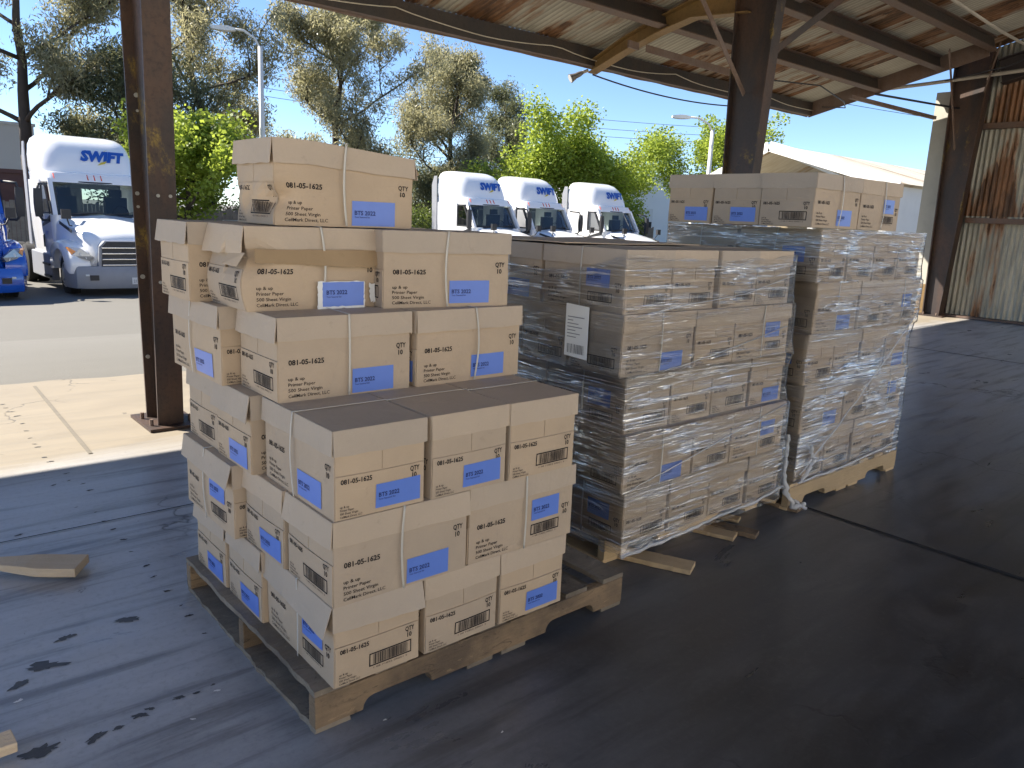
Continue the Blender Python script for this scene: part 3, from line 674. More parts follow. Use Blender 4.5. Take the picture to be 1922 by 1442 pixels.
def pallet(x0, y0, Lx, Ly, H_, mat, mat2, label, seed, jag=.004, gap=.0):
    t = empty('wooden_pallet', (x0, y0, 0), 0, label, 'pallet', 'wooden pallets under the carton stacks'); zb, zt = .016, H_ - .018
    for i, yy in enumerate((0, Ly / 2 - .019, Ly - .038)):
        mb = MB(); mb.prism([(a, b + zb + .0005) for a, b in stringer_poly(Lx, zt - zb - .001, True, i)], yy, yy + .038, 'y'); mb.build('stringer', mat, t, bevel=.003)
    nb = 7; w = .105
    def nails(mb, x):
        for yy in (.02, Ly / 2, Ly - .02):
            for q in (.03, .075): mb.tube([(x + q, yy, H_ + .0002), (x + q, yy, H_ + .0012)], .0035, 6)
    for i in range(nb):
        x = (Lx - w) * i / (nb - 1); mb = MB(); rough_board(mb, x, x + w, 0.002, Ly - .002, zt + .001, H_, seed + i, jag if i in (0, nb - 1) else .002); nails(mb, x); mb.build('deck_board', mat2, t)
    for i, x in enumerate((0.0, Lx * .42, Lx * .5 + .04, Lx - w)):
        mb = MB(); rough_board(mb, x, x + w, 0.004, Ly - .004, 0.001, zb, seed + 20 + i, jag * 1.3); mb.build('bottom_board', mat2, t)
    return t
pallet(.835, 1.715, 1.235, 1.03, .130, M_WOODOLD, M_WOODGREY, 'old grey weathered pallet with notched sides under the unwrapped leaning stack', 1, .009)
pallet(2.27, 1.99, 1.15, .93, .118, M_WOODNEW, M_WOODNEW, 'broken pale pallet mostly hidden under the middle wrapped stack', 40)
pallet(3.50, 1.87, 1.22, 1.02, .140, M_WOODNEW, M_WOODNEW, 'clean pale new pallet under the farthest wrapped stack', 80)
G1 = 'cartons on the unwrapped stack'; z1 = .130; dz = .2425
def L(i): return z1 + dz * i
def X(x0, y0, z, lt, st, label, g=G1, **k): return carton(x0 + BL / 2, y0 + BW / 2, z, 0, lt, st, label, g, **k)       # long side along x
def Yb(x0, y0, z, lt, st, label, g=G1, **k): # long side along y: rot -90 turns local -X to +Y.. local -Y to -X
    return carton(x0 + BW / 2, y0 + BL / 2, z, -90, lt, st, label, g, **k)
# rot -90: local -Y -> world -X ; local +X -> world -Y ; so the near short end is local +X (opposite of st)
OP = {'L': 'C', 'C': 'L'}
def YB(x0, y0, z, left, front, label, g=G1, **k): return Yb(x0, y0, z, left, OP[front], label, g, **k)
# bottom row
YB(.885, 1.70, L(0), 'B', 'C', 'near corner carton of the bottom row with its torn lid flaring out', flare={0: 24, 1: 17, 4: 2}, drop=(.085, .075))
YB(1.172, 1.70, L(0), 'A', 'C', 'middle carton of the bottom row showing a boxed barcode beside the flared lid')
YB(1.46, 1.70, L(0), 'B', 'L', 'right carton of the bottom row with blue label beside the empty pallet end', flare={1: 3})
X(.872, 2.135, L(0), 'A', 'L', 'bottom row carton just behind the near corner one, blue end label', flare={3: 9, 0: 6})
X(.868, 2.425, L(0), 'A', 'L', 'farthest bottom row carton on the left side of the unwrapped stack', flare={3: 12})
X(1.315, 2.14, L(0), 'B', 'C', 'inner bottom row carton hidden behind the middle front ones')
X(1.31, 2.425, L(0), 'B', 'C', 'inner bottom row carton at the back right of the old pallet')
# second row
X(.882, 1.69, L(1), 'A', 'C', 'near corner carton of the second row with blue label and lid flaring left', flare={3: 15, 0: 4, 4: 1}, drop=(.072, .075))
X(1.325, 1.695, L(1), 'B', 'L', 'right carton of the second row with blue label above a barcode', flare={0: 2, 1: 4}, tilt=(0, 0))
X(.875, 1.978, L(1), 'A', 'L', 'second row carton with end label tucked behind the near corner carton', flare={3: 9})
YB(.838, 2.262, L(1), 'B', 'C', 'left protruding carton of the second row with strap bowing over its long side', flare={0: 24, 1: 8, 4: 1}, drop=(.075,))
X(1.322, 1.985, L(1), 'A', 'L', 'inner second row carton behind the right one')
YB(1.135, 2.275, L(1), 'A', 'C', 'inner second row carton at the back')
# third row
YB(.885, 1.690, L(2), 'A', 'L', 'near corner carton of the third row with bowed strap and brown top', flare={0: 5, 1: 2})
YB(1.175, 1.688, L(2), 'B', 'L', 'middle carton of the third row, brown top in view, blue label on its end')
YB(1.462, 1.686, L(2), 'A', 'C', 'right carton of the third row, barcode on its end, brown top in view', flare={1: 1})
X(.855, 2.145, L(2), 'A', 'L', 'third row carton with lid skirt swinging out and faint blue end label', flare={3: 22, 0: 5}, drop=(.072, .08))
X(.862, 2.428, L(2), 'A', 'C', 'farthest left carton of the third row with faded barcode end', flare={3: 7})
X(1.30, 2.145, L(2), 'B', 'L', 'inner third row carton behind the brown tops')
X(1.30, 2.428, L(2), 'B', 'L', 'inner third row carton at the far side')
# fourth row (set back)
X(.888, 2.018, L(3), 'A', 'C', 'left front carton of the set back fourth row with drooping strap', flare={3: 13, 0: 3}, drop=(.066, .072))
X(1.336, 2.010, L(3), 'A', 'L', 'right front carton of the fourth row, strap over its blue label', flare={0: 3, 1: 4})
YB(.832, 2.315, L(3), 'A', 'C', 'fourth row carton on the left side with pale blue label beside the column', flare={0: 10})
X(1.12, 2.305, L(3), 'B', 'L', 'inner fourth row carton behind the front pair')
# fifth row
def crushA(p):
    p = p.copy()
    d = math.exp(-((p.x + .20) ** 2 / .004 + (p.z - .15) ** 2 / .0016)) * (1 if p.y < 0 else .2)
    p.y += .030 * d; p.x += .022 * d
    if p.y < -BW / 2 + .03: p.y += .008 * math.sin((p.x) * 21) * math.exp(-(p.z - .15) ** 2 / .004)
    if p.x < -BL / 2 + .02: p.x -= .014 * math.sin(math.pi * min(1, max(0, p.z / .15))) * (1 if p.z < .15 else 0)
    return p
dmg = X(.862, 2.165, L(4), 'A', 'C', 'torn carton of the fifth row with its long side ripped open under the lid', flare={3: 26, 0: 3, 4: 1}, drop=(.064, .085), extra=crushA)
# the rip: a dark strip of liner under the lid, jagged edge sticking out, label half peeled on white torn board
mb = MB(); n = 40; y = -BW / 2 - .0125; top = []; bot = []
for i in range(n + 1):
    u = -BL / 2 + .02 + (BL + .0) * i / n; top.append(Vector((u, y - .001, .178))); bot.append(Vector((u, y - .003 - .012 * (i / n) ** 3, .140 - .018 * (i / n) + .004 * noise.noise((i * .7, 0, 0)) + (.03 * max(0, i - 35) / 5))))
for a in top: mb.v.append(tuple(a))
for a in bot: mb.v.append(tuple(a))
for a in bot: mb.v.append((a.x, a.y + .004, a.z))
for i in range(n):
    mb.f += [(i, i + 1, n + 2 + i, n + 1 + i), (n + 1 + i, n + 2 + i, 2 * n + 3 + i, 2 * n + 2 + i)]; mb.m += [0, 0]
mb.build('torn_strip', M_TORN, dmg)
def ragged(mb, cx, cz, w, h, y, seed, amp=.006, n=44):
    pts = []
    for i in range(n):
        s_ = i / n * 4; k = int(s_); q = s_ - k
        px, pz = [(-w / 2 + w * q, -h / 2), (w / 2, -h / 2 + h * q), (w / 2 - w * q, h / 2), (-w / 2, h / 2 - h * q)][k]
        a = amp * noise.noise((i * .9, seed, 0)); b = amp * noise.noise((i * .9, seed, 5)); pts.append((cx + px + a, cz + pz + b))
    mb.prism(pts, y, y + .0008, 'y')
mb = MB(); ragged(mb, .078, .041, .160, .084, -BW / 2 - .0140, 1); mb.build('torn_paper', M_PAPER, dmg)
mb = MB(); ragged(mb, .084, .044, .140, .074, -BW / 2 - .0150, 2, .002); lb = mb.build('blue_label', M_BLUE, dmg)
mb = MB(); put_text(mb, 'BTS 2022', (-BL / 2, -BW / 2 - .0158, 0), (1, 0, 0), VZ, .0125, .240, .044, width=.070); put_text(mb, 'Your Seasonal Set', (-BL / 2, -BW / 2 - .0158, 0), (1, 0, 0), VZ, .005, .240, .034, width=.05, bold=.01); mb.build('label_text', M_BLUEINK, lb)
mb = MB(); ragged(mb, .196, .045, .035, .055, -BW / 2 - .0100, 4, .012); mb.build('torn_paper', M_PAPER, dmg)
mb = MB(); mb.add([(-BL / 2 - .004, -BW / 2 - .004, .168), (-BL / 2 - .004, -.02, .165), (-BL / 2 - .03, -.03, .130), (-BL / 2 - .02, -BW / 2 + .02, .128)], [(0, 1, 2, 3)]); mb.build('torn_flap', M_KRAFT, dmg)
carton(1.515, 2.20, L(4), -9, 'A', 'C', 'undamaged right carton of the fifth row next to the torn one', G1, flare={0: 2, 1: 2}).scale = (1.06, 1, 1)
X(.80, 2.455, L(4), 'B', 'C', 'crumpled far left carton of the fifth row beside the brown column', flare={3: 16}, extra=None)
X(1.25, 2.49, L(4), 'B', 'C', 'inner fifth row carton behind the front pair')
# top carton, crushed at one corner
def crushB(p):
    p = p.copy(); d = math.exp(-((p.x + .215) ** 2 / .0022 + (p.z - .075) ** 2 / .0014 + (p.y + .137) ** 2 / .003))
    p.y += .030 * d; p.x += .030 * d
    if p.x < -BL / 2 + .03: p.x += .012 * math.sin(p.y * 60) * math.exp(-(p.z - .075) ** 2 / .0012)
    if p.z > .1: p.z -= .035 * max(0, (p.x + .1) / BL) * (p.z / BH)
    if p.y < -BW / 2 + .02: p.y += .006 * math.sin(p.x * 17 + 1) * math.exp(-(p.z - .16) ** 2 / .002)
    return p
tb = X(.985, 2.20, L(5) + .003, 'A', 'C', 'single crushed carton on top of the unwrapped stack', flare={3: 12, 0: 3, 1: 14}, extra=crushB, drop=(.068, .07))
tb.scale = (1.1, 1, 1.02)
mb = MB(); mb.add([(BL / 2 - .01, -BW / 2 - .003, .222), (BL / 2 + .055, -BW / 2 - .02, .212), (BL / 2 + .01, -BW / 2 + .06, .225), (BL / 2 - .004, -BW / 2 + .02, .150), (BL / 2 + .02, -BW / 2 - .012, .17)], [(0, 1, 2), (0, 3, 4)]); mb.build('torn_flap', M_TORN, tb)

# ------------------------------------------------------------------ wrapped stacks
ROWN = ['bottom', 'second', 'third', 'fourth', 'top']
def wrapped(G, where, x0, y0, zb, dz, lean, odd_first=True, seed=0):
    """odd rows: four cartons end-on along the front; even rows: long, short, long"""
    info = []; rs = random.Random(seed)
    for r_ in range(5):
        z = zb + dz * r_; lx, ly = lean(r_); rn = ROWN[r_]; xx = x0 + lx; yy = y0 + ly; hs = dz / .2425
        j = lambda a=.006: rs.uniform(-a, a)
        if r_ % 2 == 0:
            nm = ['left corner', 'second from the left', 'third from the left', 'right corner']
            for i in range(4):
                YB(xx + i * .287 + j(.003), yy + j(), z, 'B' if i == 0 else 'A', 'C' if i < 3 or r_ != 2 else 'L', '%s end-on carton in the %s row of the %s' % (nm[i], rn, where), G, hs=hs)
            YB(xx + j(), yy + .45 + j(), z, 'A', 'C', 'rear carton on the left side of the %s row of the %s' % (rn, where), G, hs=hs)
            YB(xx + .287 * 3 + j(), yy + .45 + j(), z, 'A', 'C', 'rear carton on the right side of the %s row of the %s' % (rn, where), G, hs=hs)
            if r_ == 4:
                for i in (1, 2): YB(xx + .287 * i + j(), yy + .45 + j(), z, 'A', 'C', 'rear %s carton in the top row of the %s' % (('left', 'right')[i - 1], where), G, hs=hs)
            info.append((xx, xx + 4 * .287 - .01, yy, yy + .45 + BL, z, z + dz))
        else:
            X(xx + j(.003), yy + j(), z, 'A', 'C', 'left long carton with blue label in the %s row of the %s' % (rn, where), G, hs=hs)
            YB(xx + .437, yy + j(), z, 'A', 'C', 'middle end-on barcode carton in the %s row of the %s' % (rn, where), G, hs=hs)
            X(xx + .437 + .283 + j(.003), yy + j(), z, 'B', 'C', 'right long carton, label above barcode, in the %s row of the %s' % (rn, where), G, hs=hs)
            X(xx + j(.004), yy + .29, z, 'A', 'C', 'second carton along the left side, %s row of the %s' % (rn, where), G, hs=hs)
            X(xx + j(.004), yy + .575, z, 'A', 'L', 'third carton along the left side, %s row of the %s' % (rn, where), G, hs=hs)
            X(xx + .72 + j(.004), yy + .29, z, 'A', 'C', 'second carton along the right side, %s row of the %s' % (rn, where), G, hs=hs)
            info.append((xx, xx + .72 + BL, yy, yy + .575 + BW, z, z + dz))
    return info
I2 = wrapped('cartons in the middle wrapped stack', 'middle wrapped stack', 2.25, 1.885, .120, .236, lambda r: ((0, -.035, -.025, -.10, -.095)[r], (0, -.012, .02, -.02, .0)[r]), seed=2)
I3 = wrapped('cartons in the farthest wrapped stack', 'farthest wrapped stack', 3.55, 1.885, .142, .252, lambda r: ((0, .0, -.02, .01, -.03)[r], (.0, .005, .01, .0, .0)[r]), seed=3)
# loose top row on the farthest stack
G4 = 'loose cartons on top of the farthest stack'; zt = .142 + .252 * 5 + .008
X(3.37, 1.855, zt, 'A', 'C', 'near left loose carton with boxed barcode end on the farthest stack', G4)
X(3.385, 2.137, zt, 'A', 'L', 'middle left loose carton with blue end label on the farthest stack', G4)
X(3.39, 2.420, zt, 'A', 'L', 'rear left loose carton with blue end label on the farthest stack', G4)
X(3.825, 1.862, zt, 'B', 'C', 'right hand loose carton with strap and barcode on the farthest stack', G4)
X(3.83, 2.15, zt, 'B', 'C', 'hidden loose carton behind the right hand one on the farthest stack', G4)

# stretch film ---------------------------------------------------------------
def film_mat(name, seed, rot):
    t = NT(name); t.n.remove(t.b)
    def P(scale, r=(0, 0, 0)):
        return t.geo(scale, r)
    w1 = t.noise(P((.38, .38, 24), (0, R(rot * .5), 0)), 1.0, 4, .6, .22)          # long tight pleats
    w2 = t.noise(P((.6, .6, 12), (0, R(rot * 1.6 + 4), R(3))), 1.0, 4, .6, .3)     # crossing pleats
    w3 = t.noise(P((1.4, 1.4, 70), (0, R(rot * .7), 0)), 1.0, 3, .6, .2)
    big = t.noise(P((1.7, 1.7, 4.2), (0, R(rot), 0)), 1.0, 4, .62, .5)
    rid = lambda n_, k: t.math('POWER', t.math('SUBTRACT', 1, t.math('ABSOLUTE', t.math('MULTIPLY_ADD', n_, k, -k * .5)), clamp=True), 3.0)
    r1, r2, r3 = rid(w1, 7), rid(w2, 9), rid(w3, 5)
    h = t.math('ADD', t.math('MULTIPLY', r1, .55), t.math('MULTIPLY', r2, .5)); h = t.math('ADD', h, t.math('MULTIPLY', r3, .16)); h = t.math('ADD', h, t.math('MULTIPLY', big, 3.6))
    bmp = t.bump(h, 1.0, .0075)
    g1 = t.new('BsdfGlossy'); g1.inputs['Roughness'].default_value = .10; g1.inputs['Color'].default_value = (1, 1, 1, 1); t.L(bmp, g1.inputs['Normal'])
    g2 = t.new('BsdfDiffuse'); g2.inputs['Color'].default_value = (.92, .92, .91, 1)
    tr = t.new('BsdfTransparent'); tr.inputs['Color'].default_value = (.99, .99, .99, 1)
    area = t.ramp(big, [(.40, (.15, .15, .15)), (.53, (1, 1, 1))])
    m1 = t.ramp(r1, [(.55, (0, 0, 0)), (.95, (1, 1, 1))]); m2 = t.ramp(r2, [(.62, (0, 0, 0)), (.97, (1, 1, 1))]); m3 = t.ramp(r3, [(.5, (0, 0, 0)), (1, (1, 1, 1))])
    milk = t.math('ADD', t.math('MULTIPLY', m1, .26), t.math('MULTIPLY', m2, .24)); milk = t.math('MULTIPLY_ADD', t.math('MULTIPLY', m3, .20), 1, milk); milk = t.math('MULTIPLY_ADD', milk, area, .015); hot = t.ramp(big, [(.54, (0, 0, 0)), (.66, (1, 1, 1))]); milk = t.math('MULTIPLY_ADD', t.math('MULTIPLY', hot, t.math('MAXIMUM', m1, m3)), .5, milk, clamp=True)  # milky pleats, plus highlight patches put into the film as white
    md = t.new('MixShader'); t.L(milk, md.inputs[0]); t.L(tr.outputs[0], md.inputs[1]); t.L(g2.outputs[0], md.inputs[2])
    fr = t.new('Fresnel'); fr.inputs['IOR'].default_value = 1.45
    gm = t.math('MULTIPLY_ADD', t.math('MAXIMUM', m1, m2), t.math('MULTIPLY', area, .52), t.math('MULTIPLY_ADD', hot, .32, t.math('MULTIPLY', fr.outputs[0], 1.0)), clamp=True)
    mg = t.new('MixShader'); t.L(gm, mg.inputs[0]); t.L(md.outputs[0], mg.inputs[1]); t.L(g1.outputs[0], mg.inputs[2])
    t.L(mg.outputs[0], t.out.inputs[0]); return t.mat
def film(info, name, label, seed, zbot, ztop, rot, top_sag=.0, over=.012):
    mb = MB(); rs = random.Random(seed); nz = 150
    def outline(z):
        r_ = min(4, max(0, int((z - info[0][4]) / (info[0][5] - info[0][4]))))
        c = info[r_]; fz = (z - c[4]) / (c[5] - c[4]); o = [c[0], c[1], c[2], c[3]]
        # film bridges between rows: blend near the joints, rows that step out push it out
        for q, w_ in ((r_ + 1, max(0, (fz - .72) / .28) * .5), (r_ - 1, max(0, (.28 - fz) / .28) * .5)):
            if 0 <= q < 5 and w_ > 0:
                d = info[q]
                o = [min(o[0], o[0] + (d[0] - o[0]) * w_), max(o[1], o[1] + (d[1] - o[1]) * w_), min(o[2], o[2] + (d[2] - o[2]) * w_), max(o[3], o[3] + (d[3] - o[3]) * w_)]
        return o
    per = None
    for j in range(nz + 1):
        fz = j / nz
        row = []
        for (side, cnt) in ((0, 110), (1, 90), (2, 110), (3, 90)):
            for i in range(cnt):
                u = i / cnt
                zb = zbot + .012 * noise.noise((side * 9 + u * 14, seed, 0)) + .014 * noise.noise((side * 5 + u * 40, seed, 1))
                zt_ = ztop - top_sag * (1 - abs(2 * u - 1) ** 2) * (1 if side in (3, 2) else .25) + .01 * noise.noise((side * 3 + u * 8, seed, 2))
                z = zb + (zt_ - zb) * fz
                xa, xb, ya, yb = outline(z)
                g = over + .004 + (.014 if fz > .985 else 0) * 0
                xa -= g; xb += g; ya -= g; yb += g
                rr = .012
                x, y, nx_, ny_ = [(xa + (xb - xa) * u, ya, 0, -1), (xb, ya + (yb - ya) * u, 1, 0), (xb - (xb - xa) * u, yb, 0, 1), (xa, yb - (yb - ya) * u, -1, 0)][side]
                wr = .0028 * noise.noise((x * 2 + y * 2, z * 45 + (x + y) * 3, seed)) + .0035 * noise.noise((x * 4 - y * 4, z * 9, seed + 3))
                edge = min(1, min(u, 1 - u) * 12); wr *= edge
                row.append((x + nx_ * wr, y + ny_ * wr, z))
        mb.v += row; per = len(row)
    for j in range(nz):
        for i in range(per): i2 = (i + 1) % per; mb.f.append((j * per + i, j * per + i2, (j + 1) * per + i2, (j + 1) * per + i)); mb.m.append(0)
    m = film_mat(name, seed, rot)
    t = empty('stretch_film', (info[0][0], info[0][2], 0), 0, label, 'stretch film', 'stretch film round the wrapped stacks')
    for k in range(len(mb.v)): v = mb.v[k]; mb.v[k] = (v[0] - info[0][0], v[1] - info[0][2], v[2])
    mb.build('film', m, t, smooth=True)
    return t, m
F2, FM2 = film(I2, 'film_middle', 'crumpled clear stretch film round the middle stack, ragged at the bottom', 11, .085, 1.285, 11, .085)
F3, FM3 = film(I3, 'film_far', 'loose clear stretch film round the farthest stack, gathered at the bottom right', 23, .125, 1.408, 7, .0)
# twisted ropes and tails of film
def film_rope(t, m, pts, r, seed):
    mb = MB(); P = [Vector(p) for p in pts]; out = []; rr = []
    for a, b in zip(P[:-1], P[1:]):
        for q in range(8): out.append(a + (b - a) * q / 8)
    out.append(P[-1])
    for i, p in enumerate(out):
        p += Vector((noise.noise((i * .5, seed, 0)), noise.noise((i * .5, seed, 4)), noise.noise((i * .5, seed, 8)))) * r * 1.2; rr.append(r * (.6 + .7 * abs(noise.noise((i * .9, seed, 12)))))
    mb.tube([p - t.location for p in out], rr, 7); mb.build('film_rope', m, t, smooth=True)
M_ROPE = NT('bunched_film'); 
nn = M_ROPE.noise(M_ROPE.geo((1, 1, 1)), 60, 4, .7); M_ROPE.col((.75, .76, .78)); M_ROPE.set(Roughness=.2, Alpha=.55, Normal=M_ROPE.bump(nn, .8, .01)); M_ROPE = M_ROPE.mat
y2 = I2[0][2] - .02; xr = I2[0][1] + .02
film_rope(F2, M_ROPE, [(2.23, y2, .09), (2.5, y2 - .01, .10), (2.85, y2, .115), (3.15, y2, .12), (3.41, y2, .15)], .010, 1)
film_rope(F2, M_ROPE, [(xr, y2, .42), (xr + .02, y2 + .01, .28), (xr + .04, y2, .12), (xr + .10, y2 - .03, .03), (xr + .22, y2 - .02, .02)], .016, 2)
film_rope(F2, M_ROPE, [(xr + .01, y2, .30), (xr + .05, y2 + .03, .14), (xr + .12, y2 + .01, .06), (xr + .16, y2 - .06, .02)], .013, 3)
film_rope(F2, M_ROPE, [(2.22, y2, .82), (2.5, y2 - .008, .845), (2.9, y2 - .008, .90), (3.28, y2, .96)], .004, 4)
film_rope(F2, M_ROPE, [(2.16, y2, 1.05), (2.5, y2 - .008, 1.09), (2.9, y2 - .008, 1.12), (3.28, y2, 1.19)], .003, 5)
film_rope(F2, M_ROPE, [(2.215, y2, .36), (2.5, y2 - .01, .42), (2.9, y2 - .01, .5), (3.36, y2, .58)], .004, 6)
y3 = I3[0][2] - .02
film_rope(F3, M_ROPE, [(3.55, y3 - .01, .19), (3.9, y3 - .02, .42), (4.3, y3 - .02, .70), (4.70, y3 - .01, .98)], .006, 7)
film_rope(F3, M_ROPE, [(3.58, y3 - .01, .15), (3.66, y3 - .02, .24), (3.63, y3 - .01, .33)], .014, 8)
film_rope(F3, M_ROPE, [(3.55, y3 - .01, .145), (4.0, y3 - .02, .155), (4.7, y3, .18)], .009, 9)
# shipping label on the film
sl_ = empty('shipping_label', (2.13, 2.09, .98), 0, 'white shipping label with a barcode stuck on the film of the middle stack', 'label')
mb = MB(); gx = -.0; mb.grid((gx, .062, -.105), (0, -.125, -.004), (-.002, 0, .205), 6, 10); mb.build('paper', M_PAPER, sl_)
mb = MB(); U = (0, -1, 0); O = (gx - .0022, .062, -.10)
for a, b in _pat[::2]: rect(mb, O, U, .015 + a * .092, .008, b * .10, .036)
mb.build('barcode', M_INK, sl_)
mb = MB()
for k in range(7): rect(mb, (gx - .0024, .062, -.1), U, .012, .070 + k * .013, (.05, .07, .045, .08, .06, .03, .09)[k], .0035)
mb.build('printed_lines', simple('grey_print', (.25, .25, .27), .7), sl_)
# slip sheet of board on top of the middle stack
c = I2[4]; mb = MB()
rs = random.Random(4)
mb.gbox(c[0] - .02, c[1] - .30, c[2] + .30, c[3] + .03, c[5] + .006, c[5] + .010, 8, 8, 1)
tag(mb.build('slip_sheet', M_LID, fn=lambda p: Vector((p.x, p.y, p.z + .006 * noise.noise((p.x * 3, p.y * 3, 0)) ))), 'thin grey board sheet lying over the top of the middle wrapped stack', 'board sheet')

# ------------------------------------------------------------------ loose timber on the floor
def plank(a, b, w, h, mat, label, z=None, seed=0, zb=.002):
    a = Vector((*a, 0)); b = Vector((*b, 0)); d = b - a; Ln = d.length
    t = empty('loose_board', (a.x, a.y, zb), math.atan2(d.y, d.x), None, None)
    mb = MB(); rough_board(mb, 0, Ln, -w / 2, w / 2, 0, h, seed, .008, 'x', 24)
    o = mb.build('loose_board', mat, bevel=.002); o.location = t.location; o.rotation_euler = t.rotation_euler; bpy.data.objects.remove(t)
    return tag(o, label, 'board', 'loose broken pallet boards on the floor')
plank((2.36, 2.10), (2.53, 1.73), .10, .022, M_WOODNEW, 'thick loose board poking out below the left front corner of the middle stack', seed=1)
plank((2.86, 2.12), (2.97, 1.82), .085, .018, M_WOODNEW, 'pale loose board under the middle of the film-wrapped front', seed=2)
plank((2.95, 2.12), (3.07, 1.77), .07, .022, M_WOODOLD, 'darker loose board lying just right of the pale one', seed=3)
plank((3.06, 2.2), (3.17, 1.93), .06, .016, M_WOODNEW, 'short splintered board between the middle and farthest stacks', seed=4)
plank((3.42, 2.25), (3.53, 1.945), .13, .016, M_WOODNEW, 'wide flat board leaning beside the farthest pallet', seed=5, zb=.03)
plank((3.50, 2.2), (3.56, 1.83), .09, .024, M_WOODOLD, 'short thick board under the corner of the farthest pallet', seed=6)
mb = MB(); secs = []
for i in range(15):
    t_ = i / 14; w = .10 * (.35 + .65 * min(1, t_ * 1.6)) ; h = .03 * (.5 + .5 * min(1, t_ * 2)); zz = .012 + .018 * (1 - t_) ** 2
    secs.append([(t_ * .33, -w * .75, zz), (t_ * .33, w * .30 + .006 * noise.noise((i, 0, 0)), zz), (t_ * .33, w * .30, zz + h), (t_ * .33, -w * .75 + .004 * noise.noise((i, 3, 0)), zz + h)])
mb.loft(secs); o = mb.build('wood_scrap', M_WOODSPL, bevel=.003); o.location = (.27, 3.33, 0); o.rotation_euler = (0, 0, R(-33)); o.scale = (1.12, 1.25, 1.15); tag(o, 'broken wedge of fresh timber lying alone on the floor at left', 'wood scrap')
mb = MB(); rough_board(mb, -.3, 0, -.03, .03, 0, .03, 5, .008, 'x', 10); o = mb.build('wood_scrap', M_WOODSPL, bevel=.003); o.location = (.20, 2.12, .02); o.rotation_euler = (R(8), 0, R(5)); tag(o, 'end of a broken timber piece at the bottom left edge of the picture', 'wood scrap')
# chips of bark, paper and splinters
M_CHIP = simple('dark_debris', (.045, .042, .042), .6, var=.5, scale=60); rs = random.Random(77)
def debris(name, spots, m, label, flat=.004, amp=.36, hgt=.0016):
    for i, (x, y, r_) in enumerate(spots):
        mb = MB(); n_ = 26; k = rs.uniform(0, 99); a0 = rs.uniform(-.5, .5); vs = [(x, y, hgt)]
        for q in range(n_):
            a = 2 * math.pi * q / n_; rr = r_ * (.6 + amp * 1.2 * noise.noise((math.cos(a) * 1.3, math.sin(a) * 1.3, k)) + .35 * noise.noise((math.cos(a) * 4, math.sin(a) * 4, k))); dx, dy = math.cos(a) * rr * 1.7, math.sin(a) * rr * .75
            vs.append((x + dx * math.cos(a0) - dy * math.sin(a0), y + dx * math.sin(a0) + dy * math.cos(a0), .0015))
        mb.add(vs, [(0, 1 + q, 1 + (q + 1) % n_) for q in range(n_)]); tag(mb.build(name, m), label, 'debris', label + ' lying around')
for (x, y, r_) in [(.34, 2.50, .040), (.28, 2.56, .026), (.25, 2.45, .022)]: pass
TR = [(0.755, 4.365), (0.74, 4.24), (0.789, 4.155), (0.794, 4.041), (0.748, 3.724), (0.754, 3.591), (0.762, 3.477), (0.768, 3.341), (0.76, 3.198), (0.77, 3.032), (0.765, 2.919), (0.775, 2.776), (0.778, 2.639), (0.775, 2.552), (0.779, 2.406), (0.858, 2.395), (0.667, 4.21), (0.431, 3.629), (0.694, 3.835), (0.714, 6.107), (0.715, 5.993), (0.723, 5.869), (0.735, 5.729), (0.736, 5.519), (0.726, 5.328), (0.716, 5.149), (0.716, 5.008), (0.725, 4.934), (0.716, 4.713), (0.727, 4.615)]
debris('debris_flake', [(x, y, rs.uniform(.006, .013) * (1 + .25 * (y - 2.4))) for x, y in TR], M_CHIP, 'small dark chip in a line of chips along the left floor')
debris('oil_stain', [(.605, 2.645, .036), (.415, 2.637, .030), (.33, 2.50, .045), (.26, 2.44, .028), (.245, 2.08, .042), (.37, 2.055, .024), (.43, 2.06, .014), (.49, 2.08, .020), (.52, 2.097, .012), (.60, 2.10, .017), (.65, 2.094, .010), (.70, 2.106, .007)], simple('oil_stain', (.06, .062, .068), .45, var=.5, scale=50), 'dark oily stain on the floor left of the old pallet', hgt=.0012)
debris('paper_scrap', [(.60, 1.98, .007), (.70, 2.07, .009), (1.02, 1.66, .006), (1.25, 1.42, .005), (.24, 2.35, .012)], M_PAPER, 'tiny white paper scrap on the concrete floor')

# ------------------------------------------------------------------ trucks
M_WHITE = simple('white_truck_paint', (.86, .86, .86), .22, coat=.6); M_TBLUE = simple('blue_truck_paint', (.015, .10, .50), .18, coat=.8)
M_GREYP = simple('grey_plastic', (.27, .28, .31), .5, var=.1); M_DARKP = simple('dark_plastic', (.025, .026, .03), .5); M_TYRE = simple('tyre_rubber', (.018, .018, .018), .85, var=.3)
M_GLASS = simple('tinted_glass', (.012, .028, .026), .04, spec=.8); M_CHROME = simple('chrome', (.75, .76, .78), .18, metal=1); M_AMBER = simple('red_marker_lens', (.75, .10, .03), .2)
M_LENS = simple('headlight_lens', (.62, .66, .70), .08, spec=.9); M_HLG = simple('headlight_housing', (.28, .30, .33), .12, metal=.4); M_ORANGE = simple('turn_signal', (.75, .30, .08), .2); M_RIM = simple('steel_rim', (.45, .46, .48), .35, metal=.7)
M_LOGO = simple('logo_blue', (.02, .10, .42), .35); M_LOGOY = simple('logo_yellow', (.62, .48, .04), .4); M_SEAT = simple('seat_grey', (.10, .11, .12), .8); M_PLATE = simple('plate_white', (.65, .66, .68), .4)
